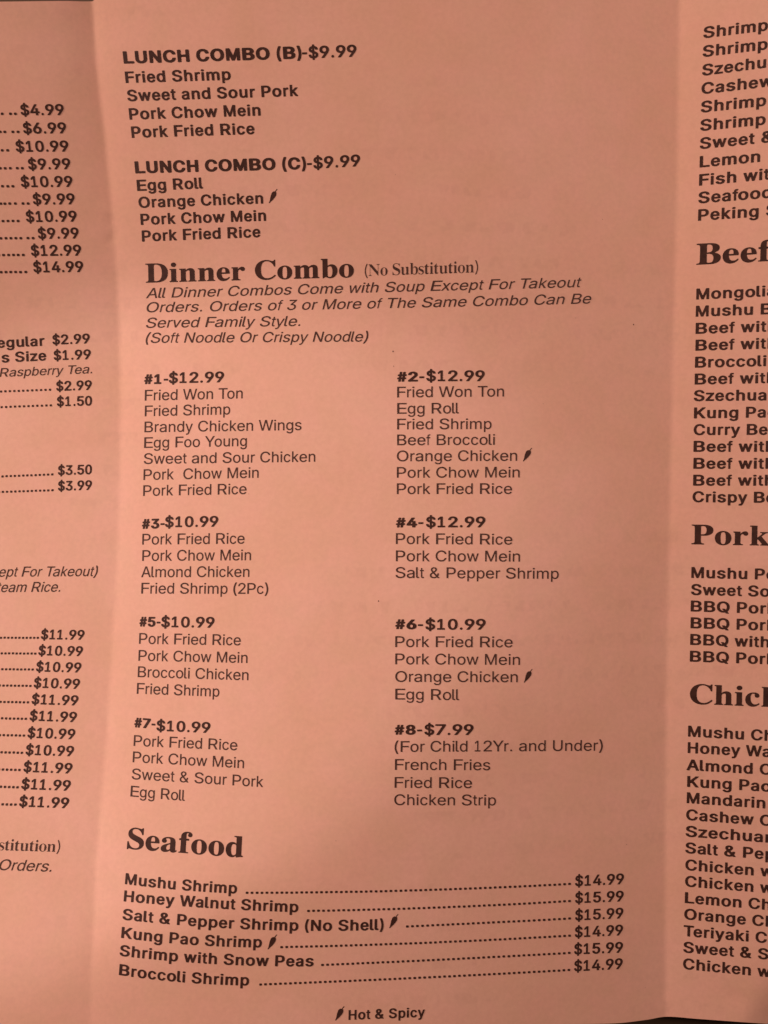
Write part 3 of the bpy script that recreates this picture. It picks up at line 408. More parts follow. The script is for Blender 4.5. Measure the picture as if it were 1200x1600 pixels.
  'u': (529, [[159,-10,205,-11,241,0,280,22,317,59,329,62,341,58,344,54,344,-2,349,-5,425,12,505,21,511,26,509,40,481,48,468,58,458,86,458,450,453,458,293,458,286,454,289,439,317,432,331,422,342,394,344,102,331,82,309,64,289,54,261,50,237,50,213,57,196,74,188,94,186,454,181,458,29,458,22,454,22,442,25,438,49,431,60,422,71,394,73,126,82,66,93,38,109,16,135,-2]]),
 },
 'R': {
  '&': (667, [[227,-6,299,-9,356,0,404,17,465,54,513,1,614,0,621,6,526,122,552,170,570,218,579,270,579,318,491,318,478,238,467,206,461,201,320,370,323,378,396,434,432,475,456,522,463,570,453,622,420,672,372,706,315,722,251,722,195,706,150,676,120,634,104,578,109,514,137,454,184,390,118,333,84,298,59,258,47,218,46,174,52,138,66,102,84,74,111,46,146,21,182,5],[251,74,208,86,174,110,153,142,144,186,149,218,165,250,200,286,243,317,405,126,376,102,336,82,287,73],[259,445,226,486,207,522,200,554,204,586,218,614,243,633,275,642,311,640,340,626,357,606,365,578,363,546,352,522,332,497]]),
  '(': (333, [[199,-134,282,-134,293,-130,238,-13,197,94,174,186,165,278,171,382,192,494,232,618,292,750,286,759,198,759,171,722,131,638,101,554,76,458,62,370,60,242,67,182,84,106,134,-26,175,-102]]),
  ')': (333, [[46,-134,134,-134,153,-110,196,-30,236,70,260,162,271,238,273,306,268,374,242,514,216,598,187,670,144,750,130,760,47,759,40,754,93,638,127,542,155,422,167,314,163,218,146,130,105,10,41,-126]]),
  '.': (278, [[132,-6,153,-4,172,7,186,26,194,54,192,78,183,102,166,120,147,128,127,127,105,114,91,94,84,70,86,42,94,22,111,3]]),
  '1': (556, [[80,2,404,0,413,6,414,74,410,83,297,84,293,90,293,706,291,716,207,716,88,598,88,506,93,501,216,620,219,618,219,90,216,84,81,83,78,74]]),
  '2': (556, [[37,2,512,0,521,6,522,78,516,86,188,86,179,90,412,326,466,394,498,454,507,490,510,526,506,562,495,598,475,634,454,658,423,684,386,705,344,719,297,726,243,725,197,716,151,698,121,680,85,646,61,610,41,550,38,514,46,505,134,506,148,566,171,602,209,629,260,640,323,635,371,610,401,570,410,514,405,482,394,455,358,402,38,74,34,66]]),
  '3': (556, [[227,-6,276,-10,324,-7,363,2,406,18,442,40,473,70,494,98,511,134,522,178,521,234,507,286,482,330,449,364,406,391,355,408,300,413,297,418,493,643,495,710,489,717,80,718,69,710,69,638,76,631,359,630,365,626,193,426,189,354,198,345,276,344,327,336,363,321,392,298,415,262,425,218,421,166,403,130,379,106,343,87,296,78,249,79,206,91,170,113,147,142,131,190,44,192,34,186,39,154,52,114,71,82,92,58,147,19,190,2]]),
  'A': (667, [[16,2,111,0,119,3,186,190,196,198,475,197,550,2,651,2,634,58,386,716,285,718,273,710,17,14],[224,285,221,290,329,614,333,615,444,290,439,284]]),
  'B': (667, [[79,2,375,0,444,6,500,21,538,40,571,66,594,95,613,138,621,182,619,226,609,266,585,306,558,334,525,356,477,374,534,404,572,446,589,494,588,562,577,598,557,634,529,663,495,686,444,706,384,716,89,718,78,714],[187,88,183,94,183,314,187,321,371,322,410,317,461,296,483,278,501,254,516,214,514,170,497,134,465,107,431,94,380,88],[191,406,183,410,183,622,187,629,367,630,397,626,440,611,470,582,487,542,486,498,471,462,435,429,401,413,367,407]]),
  'C': (722, [[323,-6,399,-10,448,-3,506,15,555,40,596,73,634,118,658,162,676,222,670,231,580,231,548,166,510,124,452,93,391,82,325,87,267,109,216,150,180,202,160,254,149,314,148,386,155,442,172,498,196,542,231,582,272,611,313,627,362,635,407,634,448,625,489,607,527,578,555,540,580,486,666,486,676,490,666,534,646,578,626,610,595,646,559,674,514,699,465,716,420,725,354,726,284,715,226,693,169,655,122,606,91,557,63,486,51,430,46,354,53,274,70,206,103,138,151,78,198,41,259,10]]),
  'D': (722, [[79,2,328,0,433,14,488,32,534,57,580,94,611,130,645,190,667,262,676,338,670,438,652,510,621,574,587,618,526,667,446,702,370,716,88,718,78,714],[185,88,181,94,182,626,189,630,341,629,396,622,442,607,488,578,520,546,543,510,563,454,573,394,573,326,562,262,544,210,522,175,495,146,459,120,421,104,375,92,332,88]]),
  'E': (667, [[79,2,648,2,651,78,643,87,213,88,204,94,204,314,208,318,602,318,613,322,615,330,615,398,607,406,208,407,204,414,204,626,213,630,638,630,646,638,643,715,91,718,78,714]]),
  'F': (611, [[79,2,184,0,193,6,194,302,198,308,546,308,557,314,557,386,551,395,195,398,194,626,203,630,589,630,595,638,595,710,589,717,90,718,78,714]]),
  'M': (833, [[79,2,159,0,167,6,167,565,375,6,383,0,448,0,460,6,664,566,665,6,675,0,755,2,755,715,637,718,626,710,417,129,373,266,206,714,197,718,87,718,78,714]]),
  'N': (722, [[79,2,167,0,176,6,176,454,171,570,175,576,267,419,527,6,541,0,643,2,644,714,636,718,557,718,546,710,549,146,545,144,487,246,191,714,179,718,88,718,78,714]]),
  'O': (778, [[333,-6,413,-10,464,-3,528,16,588,49,636,90,676,142,707,206,726,278,732,338,726,438,707,510,674,578,633,630,571,679,511,707,439,724,366,726,298,716,234,693,178,658,129,610,91,554,68,502,52,434,46,354,53,274,72,206,103,142,143,90,196,46,251,16],[375,82,323,90,276,109,240,134,203,174,177,218,161,266,152,330,152,386,159,442,175,494,194,530,225,569,255,595,302,620,345,632,404,635,456,627,499,610,537,585,577,542,602,498,616,458,626,398,627,334,620,278,608,234,587,190,557,150,520,119,477,97,434,85]]),
  'P': (667, [[79,2,177,0,186,6,186,254,190,258,379,260,449,270,489,283,528,305,555,326,585,362,606,402,618,446,621,506,615,546,599,590,577,626,546,659,506,684,449,706,383,716,89,718,78,714],[194,346,186,350,186,626,190,630,388,628,440,613,478,586,493,566,505,538,512,482,500,426,487,402,469,382,436,361,392,349]]),
  'R': (722, [[79,2,182,0,191,6,191,270,200,276,378,274,549,2,676,2,675,10,499,290,569,329,608,366,637,418,649,478,645,542,618,610,580,654,528,687,463,708,385,717,89,718,78,714],[195,364,191,370,191,626,195,630,412,627,468,611,502,586,528,542,535,490,520,430,488,394,449,375,408,366]]),
  'S': (667, [[279,-10,357,-12,397,-9,454,3,502,21,546,49,581,83,605,122,619,170,621,206,610,258,587,298,550,333,506,359,467,376,248,439,204,464,179,494,173,542,180,566,195,589,214,606,243,623,309,638,388,635,444,614,482,582,506,528,599,526,607,530,605,562,590,604,570,634,542,663,506,687,471,704,428,717,384,725,313,726,265,721,213,707,169,687,123,654,98,626,77,590,67,554,65,506,77,462,98,426,134,393,164,373,217,350,392,302,445,284,487,258,508,230,514,206,510,170,499,146,485,128,463,109,432,93,397,83,353,77,278,81,243,90,213,105,186,126,170,146,151,198,46,196,47,166,62,122,84,86,109,58,142,33,186,12,235,-3]]),
  'T': (611, [[256,2,349,0,358,6,359,626,366,630,590,630,595,638,595,710,590,716,28,718,18,714,16,638,20,631,248,630,253,626]]),
  'U': (722, [[322,-10,383,-12,423,-7,463,2,510,22,547,45,576,70,602,102,623,142,639,194,644,234,644,706,639,716,551,717,544,710,544,242,538,202,528,174,499,132,467,106,419,86,371,80,310,84,263,102,221,134,194,175,181,214,177,254,177,710,166,718,90,718,80,714,78,234,91,162,120,102,146,71,174,46,242,8]]),
  'W': (944, [[208,2,313,0,322,6,472,573,623,6,635,0,735,2,928,714,921,717,838,718,828,710,679,127,529,710,520,717,420,716,413,702,265,125,116,710,106,718,23,717,16,714]]),
  'Y': (667, [[286,2,377,0,386,5,387,294,651,706,650,717,551,718,539,714,392,482,336,386,131,714,122,718,23,717,16,714,282,294]]),
  'a': (556, [[194,-10,253,-12,307,0,352,24,389,60,392,6,398,0,480,0,489,6,489,362,483,410,469,450,439,489,410,512,361,532,307,542,257,544,212,537,166,523,133,507,96,478,71,446,54,414,59,406,142,382,171,419,200,442,237,457,286,462,323,456,348,446,372,426,384,402,390,358,386,342,377,334,344,325,212,308,133,288,84,260,50,218,39,178,38,138,44,106,59,70,80,44,113,17,146,2],[212,74,171,88,143,118,136,146,138,166,154,198,179,215,212,227,389,256,391,198,387,166,375,138,356,113,327,91,299,78,245,70]]),
  'b': (556, [[275,-10,332,-10,392,8,439,42,474,87,500,142,516,214,518,294,506,370,483,430,454,474,411,513,358,537,302,544,242,534,197,507,159,463,157,710,148,718,73,717,67,706,67,6,77,0,152,2,156,75,208,17,238,0],[276,74,249,79,223,93,200,114,181,142,161,206,156,294,170,366,198,418,216,435,242,451,268,458,302,460,332,454,357,442,384,418,400,394,422,330,428,282,427,242,413,170,399,139,382,114,361,94,336,80,306,74]]),
  'c': (500, [[232,-10,277,-12,306,-8,346,5,375,20,403,42,431,74,448,103,462,142,455,151,382,169,361,123,335,96,299,77,252,72,219,79,194,92,167,118,148,150,135,186,128,226,125,266,129,318,138,354,152,390,170,418,191,438,212,450,237,458,273,460,306,453,332,439,354,418,382,366,460,390,439,446,399,494,350,526,292,542,244,544,201,536,157,517,121,490,90,454,65,410,48,358,40,306,38,246,44,190,59,138,80,94,114,49,146,22,183,3]]),
  'd': (556, [[225,-10,281,-10,326,3,364,31,398,75,402,70,402,10,405,1,480,0,489,6,489,706,484,717,409,718,400,710,398,462,364,503,319,533,274,543,218,541,165,524,124,496,85,450,59,398,41,326,38,246,47,174,64,122,93,70,128,33,170,6],[248,74,221,80,199,92,176,112,157,138,135,202,129,242,129,290,144,366,158,397,176,422,195,439,221,453,278,459,308,454,334,440,355,422,375,393,396,326,400,238,393,190,383,158,353,110,334,93,308,80,281,74]]),
  'e': (556, [[256,-10,342,-8,386,4,422,21,452,42,479,70,500,106,508,130,422,154,392,110,350,81,294,72,238,80,197,100,165,134,144,178,137,210,137,234,506,236,518,242,517,306,509,362,493,410,471,450,442,484,401,514,354,534,302,543,246,542,202,531,165,516,125,487,92,450,68,410,49,358,39,298,38,242,46,186,60,138,89,86,117,52,158,22,202,2],[137,317,136,330,148,370,177,416,197,435,226,450,278,460,330,453,370,430,402,386,420,322,414,316]]),
  'f': (278, [[93,2,154,0,160,6,160,450,166,456,242,456,246,458,248,466,248,530,244,536,162,538,162,602,172,629,186,641,204,645,242,640,247,643,262,704,250,711,221,718,192,718,163,711,137,698,113,674,96,640,92,613,89,538,23,536,16,530,18,458,87,456,91,450]]),
  'g': (556, [[247,-210,329,-205,393,-183,423,-164,445,-141,465,-114,477,-86,489,-14,489,526,483,536,404,534,401,460,359,508,314,534,255,544,191,534,142,510,105,476,75,434,55,386,42,334,38,290,45,194,54,158,71,118,94,82,120,54,155,30,195,14,240,6,281,8,318,17,344,31,371,54,397,88,399,86,400,-2,394,-50,376,-86,341,-113,307,-124,273,-128,213,-121,169,-95,131,-51,62,-90,61,-98,81,-130,109,-159,131,-176,187,-200],[232,94,206,103,180,121,161,143,146,170,135,206,129,246,131,318,139,354,153,390,189,434,213,450,236,457,296,457,322,448,348,429,368,406,382,378,399,310,398,222,378,158,360,130,341,112,318,100,292,92]]),
  'h': (556, [[69,2,151,0,160,6,160,334,165,366,179,402,202,430,240,452,275,458,322,454,353,439,376,414,392,378,397,342,397,6,407,0,481,0,489,6,489,358,482,410,468,450,446,485,415,514,372,534,325,544,279,542,232,528,197,507,162,470,160,710,151,718,73,717,67,710]]),
  'i': (222, [[65,2,148,0,158,6,158,526,152,536,72,536,62,530],[103,612,128,613,152,624,168,640,175,658,173,679,162,697,143,711,120,718,96,717,72,708,56,693,47,672,49,651,60,633,80,618]]),
  'k': (500, [[69,2,146,0,154,4,155,194,201,243,378,2,477,0,484,6,269,306,465,526,467,534,367,535,157,306,155,710,146,718,73,717,67,710]]),
  'l': (222, [[116,-2,171,-2,199,3,205,10,191,78,183,82,155,80,131,83,120,94,114,118,113,710,103,718,23,717,17,706,19,98,28,62,48,30,75,10]]),
  'm': (833, [[67,2,149,0,159,6,159,346,162,374,175,406,198,434,228,453,263,460,299,458,330,444,355,418,366,390,369,6,377,0,460,2,462,354,467,386,482,418,507,443,539,457,578,460,613,454,645,435,661,414,670,386,673,6,684,0,763,1,766,10,766,374,756,434,732,482,704,511,668,532,633,543,586,546,542,539,495,518,469,498,432,455,409,494,377,524,338,541,295,546,256,540,220,526,189,503,161,468,157,470,153,534,67,534]]),
  'n': (556, [[67,2,149,0,159,6,159,334,164,366,178,402,202,430,240,452,275,458,322,454,354,439,377,414,393,378,398,342,398,6,409,0,489,2,489,386,478,430,464,462,443,490,416,514,381,532,346,541,307,544,271,540,237,530,208,515,157,465,153,534,67,534]]),
  'o': (556, [[246,-10,294,-12,345,-3,387,14,429,42,462,78,490,126,507,174,516,222,518,274,511,342,495,394,471,442,434,485,399,512,356,532,310,542,259,544,212,536,166,517,127,490,94,454,67,410,49,358,40,306,38,246,45,190,60,138,83,94,119,49,154,22,193,3],[255,74,228,80,202,94,176,118,158,146,136,214,132,290,147,362,160,390,180,418,205,440,228,452,251,458,290,459,321,454,347,442,372,422,394,394,409,362,418,326,424,286,424,242,417,198,406,162,389,130,372,109,347,90,321,78,290,73]]),
  'p': (556, [[71,-198,148,-200,157,-194,159,72,197,27,234,1,287,-11,332,-10,381,3,425,30,460,66,491,118,509,174,518,238,517,306,509,362,493,410,464,462,430,499,392,524,332,542,287,544,253,538,227,528,197,507,156,459,152,534,77,536,67,530,67,-190],[276,74,249,79,223,93,200,114,181,142,161,206,156,294,170,366,199,418,216,435,242,451,268,458,302,460,332,454,357,442,384,418,401,394,423,330,428,282,427,242,413,170,400,139,382,114,361,94,336,80,306,74]]),
  'r': (333, [[69,2,145,0,153,6,154,342,158,374,177,412,214,442,253,454,315,452,317,534,311,543,264,544,221,534,185,511,152,472,148,534,76,536,67,530]]),
  's': (500, [[211,-10,300,-8,349,5,381,20,407,38,434,66,450,94,461,130,462,162,453,202,435,234,409,260,349,290,196,330,171,344,154,366,150,402,163,429,195,452,232,462,280,462,316,450,340,430,369,387,449,406,448,422,433,454,397,498,349,528,300,541,256,544,211,541,139,518,103,494,80,470,62,438,53,406,53,370,61,334,80,302,107,277,167,246,316,208,345,191,359,170,363,138,358,122,345,104,308,81,264,72,215,73,171,89,145,114,123,156,38,136,41,114,54,84,90,38,139,8]]),
  't': (278, [[201,-6,246,-2,260,3,262,10,251,74,246,81,190,80,174,90,165,110,162,134,162,450,167,456,250,458,252,530,243,536,164,538,161,662,154,666,91,665,84,658,84,542,77,536,18,534,16,462,21,456,77,456,84,450,84,118,96,62,110,38,135,14,167,-1]]),
  'u': (556, [[221,-6,275,-6,326,9,368,38,395,72,400,70,400,10,403,1,481,0,489,5,489,526,485,536,407,536,397,530,397,206,392,170,377,134,353,105,318,85,279,78,236,82,205,97,181,122,165,158,160,194,160,530,151,536,77,536,67,530,67,198,77,118,98,70,133,30,166,9]]),
  'v': (500, [[205,2,286,0,297,6,482,522,484,530,481,535,398,536,388,530,279,206,252,112,249,111,221,206,111,530,103,536,17,534,16,526]]),
  'w': (722, [[166,2,243,0,254,6,359,405,363,403,467,6,476,0,555,2,706,526,705,534,623,536,613,530,510,130,409,530,401,536,318,536,248,278,213,129,209,132,108,530,100,536,16,534,18,514]]),
  'x': (500, [[16,2,119,2,206,134,248,207,381,2,484,2,483,10,305,270,475,526,475,534,374,534,295,414,252,341,131,534,28,534,31,522,196,274,17,10]]),
  'y': (500, [[93,-202,144,-200,189,-184,225,-154,251,-114,482,522,484,530,481,535,398,536,389,530,249,111,221,206,111,530,103,536,17,534,16,526,202,2,179,-70,155,-104,129,-117,80,-113,71,-118,54,-190,65,-197]]),
 },
}

TEXT = [
 ('K', 'LUNCH COMBO (B)', 193.5, 99.5, 471.5, 91.5, 19.5, 0, (0, 15), 'heading'),
 ('B', '-$9.99', 472.5, 91.5, 557.5, 88.5, 19, 0, (0, 6), 'price'),
 ('B', 'Fried Shrimp', 196.5, 129.7, 361, 124.7, 18, 0, (0, 12), 'menu_item'),
 ('B', 'Sweet and Sour Pork', 199.5, 158.3, 466, 150, 18, 0, (0, 19), 'menu_item'),
 ('B', 'Pork Chow Mein', 202.5, 187, 407.5, 180.5, 18, 0, (0, 14), 'menu_item'),
 ('B', 'Pork Fried Rice', 206, 215.5, 398, 209.5, 18, 0, (0, 15), 'menu_item'),
 ('K', 'LUNCH COMBO (C)', 211.5, 271, 478.5, 264.3, 19, 0, (0, 15), 'heading'),
 ('B', '-$9.99', 480, 264.3, 563, 259.5, 18.5, 0, (0, 6), 'price'),
 ('B', 'Egg Roll', 214.5, 298.5, 317.5, 294.5, 17.5, 0, (0, 8), 'menu_item'),
 ('B', 'Orange Chicken', 217, 325, 411.5, 318, 17.5, 0, (0, 14), 'menu_item'),
 ('B', 'Pork Chow Mein', 220, 351.5, 416, 345, 17.5, 0, (0, 14), 'menu_item'),
 ('B', 'Pork Fried Rice', 222, 377.5, 407, 370.5, 17.5, 0, (0, 15), 'menu_item'),
 ('S', 'Dinner Combo', 227.5, 441.8, 553, 433, 30, 0, (0, 12), 'heading'),
 ('s', '(No Substitution)', 570, 431.2, 747, 425.3, 18, 0, (0, 17), 'note'),
 ('I', 'All Dinner Combos Come with Soup Except For Takeout', 228, 466, 908.5, 448.5, 16, 0, (0, 51), 'note'),
 ('I', 'Orders. Orders of 3 or More of The Same Combo Can Be', 229, 488, 924, 474, 16, 1, (0, 52), 'note'),
 ('I', 'Served Family Style.', 228, 512.3, 469, 509.3, 16, 0, (0, 20), 'note'),
 ('I', '(Soft Noodle Or Crispy Noodle)', 227.5, 535.8, 575.5, 533.6, 16, 0, (0, 30), 'note'),
 ('K', '#1-', 225, 600.3, 262.5, 599.8, 15.5, 0, (0, 3), 'heading'),
 ('B', '$12.99', 263.5, 599, 350, 597.3, 17, 0, (0, 6), 'price'),
 ('R', 'Fried Won Ton', 226, 626, 379, 622.5, 16.8, 0, (0, 13), 'menu_item'),
 ('R', 'Fried Shrimp', 226, 650.5, 359.5, 647.5, 16.8, 0, (0, 12), 'menu_item'),
 ('R', 'Brandy Chicken Wings', 225.5, 675.5, 471, 672, 16.8, 0, (0, 20), 'menu_item'),
 ('R', 'Egg Foo Young', 225, 700, 385.5, 697, 16.8, 0, (0, 13), 'menu_item'),
 ('R', 'Sweet and Sour Chicken', 224.5, 725, 492.5, 721.5, 16.8, 0, (0, 22), 'menu_item'),
 ('R', 'Pork  Chow Mein', 224, 750, 404, 746.5, 16.8, 0, (0, 15), 'menu_item'),
 ('R', 'Pork Fried Rice', 223.5, 775, 385, 772, 16.8, 0, (0, 15), 'menu_item'),
 ('K', '#3-', 221.5, 826.5, 257, 825.5, 15.5, 0, (0, 3), 'heading'),
 ('B', '$10.99', 257.5, 824, 341, 823, 17, 0, (0, 6), 'price'),
 ('R', 'Pork Fried Rice', 222, 851, 382, 849.5, 17, 0, (0, 15), 'menu_item'),
 ('R', 'Pork Chow Mein', 222, 876.5, 392, 875.5, 17, 0, (0, 14), 'menu_item'),
 ('R', 'Almond Chicken', 220.5, 902, 389.5, 901.5, 17, 0, (0, 14), 'menu_item'),
 ('R', 'Fried Shrimp (2Pc)', 220.5, 927.5, 419, 928, 17, 0, (0, 18), 'menu_item'),
 ('K', '#5-', 217.5, 979, 250.5, 979.5, 15.5, 0, (0, 3), 'heading'),
 ('B', '$10.99', 251.5, 980, 335, 981, 17, 0, (0, 6), 'price'),
 ('R', 'Pork Fried Rice', 217, 1006, 376, 1008.5, 17, 0, (0, 15), 'menu_item'),
 ('R', 'Pork Chow Mein', 216, 1032.5, 386.5, 1036, 17, 0, (0, 14), 'menu_item'),
 ('R', 'Broccoli Chicken', 215, 1058, 388, 1063, 17, 0, (0, 16), 'menu_item'),
 ('R', 'Fried Shrimp', 213.5, 1084, 342.5, 1088.7, 17, 0, (0, 12), 'menu_item'),
 ('K', '#7-', 209.5, 1136.5, 242.5, 1139, 15.5, 0, (0, 3), 'heading'),
 ('B', '$10.99', 244, 1142, 328.5, 1145.5, 17, 0, (0, 6), 'price'),
 ('R', 'Pork Fried Rice', 208.5, 1165.5, 370.5, 1172.5, 17, 0, (0, 15), 'menu_item'),
 ('R', 'Pork Chow Mein', 207, 1191, 381, 1200.5, 17, 0, (0, 14), 'menu_item'),
 ('R', 'Sweet & Sour Pork', 205.5, 1217.5, 411, 1230, 17, 0, (0, 17), 'menu_item'),
 ('R', 'Egg Roll', 203.5, 1244.5, 288.5, 1251.5, 17, 0, (0, 8), 'menu_item'),
 ('K', '#2-', 620.5, 596.5, 663, 596, 15.5, 0, (0, 3), 'heading'),
 ('B', '$12.99', 666, 595.7, 757.5, 595.5, 17, 0, (0, 6), 'price'),
 ('R', 'Fried Won Ton', 620.5, 621, 787.5, 619.5, 16.8, 0, (0, 13), 'menu_item'),
 ('R', 'Egg Roll', 620.5, 646.5, 717, 646, 16.8, 0, (0, 8), 'menu_item'),
 ('R', 'Fried Shrimp', 620.5, 671, 768, 670.3, 16.8, 0, (0, 12), 'menu_item'),
 ('R', 'Beef Broccoli', 620.5, 695.7, 773.5, 695, 16.8, 0, (0, 13), 'menu_item'),
 ('R', 'Orange Chicken', 620, 720.8, 808, 720, 16.8, 0, (0, 14), 'menu_item'),
 ('R', 'Pork Chow Mein', 620, 746.5, 812, 746, 16.8, 0, (0, 14), 'menu_item'),
 ('R', 'Pork Fried Rice', 620, 772, 800, 771.7, 16.8, 0, (0, 15), 'menu_item'),
 ('K', '#4-', 618.5, 824.3, 661.5, 824, 15.5, 0, (0, 3), 'heading'),
 ('B', '$12.99', 665.5, 824, 758.5, 824, 17, 0, (0, 6), 'price'),
 ('R', 'Pork Fried Rice', 618.5, 850, 800.5, 851, 17, 0, (0, 15), 'menu_item'),
 ('R', 'Pork Chow Mein', 618.5, 877, 812.5, 877.5, 17, 0, (0, 14), 'menu_item'),
 ('R', 'Salt & Pepper Shrimp', 618, 903, 873, 904.5, 17, 0, (0, 20), 'menu_item'),
 ('K', '#6-', 617.5, 983, 661, 983.5, 15.5, 0, (0, 3), 'heading'),
 ('B', '$10.99', 664.5, 984, 759, 984, 17, 0, (0, 6), 'price'),
 ('R', 'Pork Fried Rice', 617.5, 1011, 801, 1011.5, 17, 0, (0, 15), 'menu_item'),
 ('R', 'Pork Chow Mein', 617.5, 1038, 812.5, 1039, 17, 0, (0, 14), 'menu_item'),
 ('R', 'Orange Chicken', 617.5, 1065.5, 809, 1066, 17, 0, (0, 14), 'menu_item'),
 ('R', 'Egg Roll', 617.5, 1093, 717.5, 1094, 17, 0, (0, 8), 'menu_item'),
 ('K', '#8-', 616.5, 1148, 659.5, 1148, 15.5, 0, (0, 3), 'heading'),
 ('B', '$7.99', 663, 1148.5, 740, 1148.5, 17, 0, (0, 5), 'price'),
 ('R', '(For Child 12Yr. and Under)', 616.5, 1175, 942, 1173, 17, 0, (0, 27), 'menu_item'),
 ('R', 'French Fries', 617, 1203, 766, 1203.5, 17, 0, (0, 12), 'menu_item'),
 ('R', 'Fried Rice', 616.5, 1231, 737.5, 1231.5, 17, 0, (0, 10), 'menu_item'),
 ('R', 'Chicken Strip', 616, 1258, 775, 1258.5, 17, 0, (0, 13), 'menu_item'),
 ('S', 'Seafood', 198, 1326, 379.3, 1340, 33, 0, (0, 7), 'heading'),
 ('B', 'Mushu Shrimp', 195, 1381.5, 370, 1396.3, 17.5, 2, (0, 12), 'menu_item'),
 ('B', 'Honey Walnut Shrimp', 193, 1408.5, 466, 1425.5, 17.5, 2.2, (0, 19), 'menu_item'),
 ('B', 'Salt & Pepper Shrimp (No Shell)', 191, 1437, 599.5, 1453, 17.5, 7.5, (0, 31), 'menu_item'),
 ('B', 'Kung Pao Shrimp', 189, 1465.5, 409, 1480.5, 17.5, 3.5, (0, 15), 'menu_item'),
 ('B', 'Shrimp with Snow Peas', 186.5, 1493.5, 490, 1510, 17.5, 5, (0, 21), 'menu_item'),
 ('B', 'Broccoli Shrimp', 185.5, 1523.5, 389, 1540, 17.5, 3.5, (0, 15), 'menu_item'),
 ('B', '$14.99', 898.5, 1385, 975, 1381.5, 17, 0, (0, 6), 'price'),
 ('B', '$15.99', 898.5, 1411.5, 974.5, 1408.5, 17, 0, (0, 6), 'price'),
 ('B', '$15.99', 898.5, 1438.5, 974, 1435, 17, 0, (0, 6), 'price'),
 ('B', '$14.99', 898, 1465, 973.5, 1461.5, 17, 0, (0, 6), 'price'),
 ('B', '$15.99', 897, 1491.5, 973.5, 1488.5, 17, 0, (0, 6), 'price'),
 ('B', '$14.99', 897, 1518, 973, 1514, 17, 0, (0, 6), 'price'),
 ('B', 'Hot & Spicy', 544.5, 1593.7, 664, 1589, 15.5, 0, (0, 11), 'note'),
 ('B', '$4.99', 32.8, 180.2, 101, 179.7, 17.3, 0, (0, 5), 'price'),
 ('B', '$6.99', 36.8, 208.8, 104.6, 208.3, 17.3, 0, (0, 5), 'price'),
 ('B', '$10.99', 25.2, 237.3, 108, 236.7, 17.3, 0, (0, 6), 'price'),
 ('B', '$9.99', 44.6, 265, 111.1, 264.3, 17.3, 0, (0, 5), 'price'),
 ('B', '$10.99', 33.2, 292.5, 114.4, 292, 17.3, 0, (0, 6), 'price'),
 ('B', '$9.99', 52, 319.8, 117.8, 319.2, 17.3, 0, (0, 5), 'price'),
 ('B', '$10.99', 41.1, 347, 120.9, 346.3, 17.3, 0, (0, 6), 'price'),
 ('B', '$9.99', 59.8, 373.3, 124, 372.6, 17.3, 0, (0, 5), 'price'),
 ('B', '$12.99', 48.9, 400, 127.8, 399.4, 17.3, 0, (0, 6), 'price'),
 ('B', '$14.99', 52.6, 425.8, 130.9, 425, 17.3, 0, (0, 6), 'price'),
 ('B', 'Regular', -21.5, 544.5, 69.7, 540.3, 16, 0, (0, 7), 'menu_item'),
 ('B', 's Size', 2.5, 566.7, 72.3, 563.2, 16, 0, (0, 6), 'menu_item'),
 ('B', '$2.99', 82, 538.6, 140.6, 536.5, 15.5, 0, (0, 5), 'price'),
 ('B', '$1.99', 84, 563, 142.1, 561.2, 15.5, 0, (0, 5), 'price'),
 ('I', 'Raspberry Tea.', -1, 589, 143.8, 583.2, 13.8, 0, (0, 14), 'note'),
 ('B', '$2.99', 87.8, 611, 143.5, 609.2, 15.3, 0, (0, 5), 'price'),
 ('B', '$1.50', 88.8, 635, 143.8, 633.7, 15.3, 0, (0, 5), 'price'),
 ('B', '$3.50', 90.3, 742.6, 143.5, 741, 15.3, 0, (0, 5), 'price'),
 ('B', '$3.99', 90.3, 767, 143.5, 765.5, 15.3, 0, (0, 5), 'price'),
 ('I', 'Except For Takeout)', -2, 901.2, 152.4, 900.2, 15.7, 0, (3, 19), 'note'),
 ('I', 'Steam Rice.', -4, 925.3, 93.7, 924.6, 15.7, 0, (1, 11), 'note'),
 ('B', '$11.99', 63.4, 998.9, 131.3, 999.8, 15.5, 0, (0, 6), 'price'),
 ('B', '$10.99', 59.3, 1024, 128.7, 1025.4, 15.63, 0, (0, 6), 'price'),
 ('B', '$10.99', 55.6, 1049.3, 126.2, 1051, 15.76, 0, (0, 6), 'price'),
 ('B', '$10.99', 52, 1074.6, 124, 1076.6, 15.89, 0, (0, 6), 'price'),
 ('B', '$11.99', 48.7, 1100.2, 121.5, 1102.6, 16.02, 0, (0, 6), 'price'),
 ('B', '$11.99', 45.5, 1126, 119.1, 1128.6, 16.15, 0, (0, 6), 'price'),
 ('B', '$10.99', 42.2, 1152.8, 116.6, 1155.4, 16.28, 0, (0, 6), 'price'),
 ('B', '$10.99', 39.3, 1179.5, 114.5, 1182, 16.41, 0, (0, 6), 'price'),
 ('B', '$11.99', 35.9, 1206.2, 112.1, 1208.9, 16.54, 0, (0, 6), 'price'),
 ('B', '$11.99', 32.5, 1233, 109.5, 1235.8, 16.67, 0, (0, 6), 'price'),
 ('B', '$11.99', 29.2, 1260.3, 106.9, 1263.1, 16.8, 0, (0, 6), 'price'),
 ('s', '(No Substitution)', -2.5, 1328.3, 92.9, 1331.2, 17.5, 0, (7, 17), 'note'),
 ('I', 'Orders.', -2, 1359.5, 79.9, 1362.2, 17, 0, (0, 7), 'note'),
 ('B', 'Shrimp', 1098.9, 59.9, 1180.7, 49.7, 18, 0, (0, 5), 'menu_item'),
 ('B', 'Shrimp', 1097.8, 89.3, 1180, 79.3, 18, 0, (0, 5), 'menu_item'),
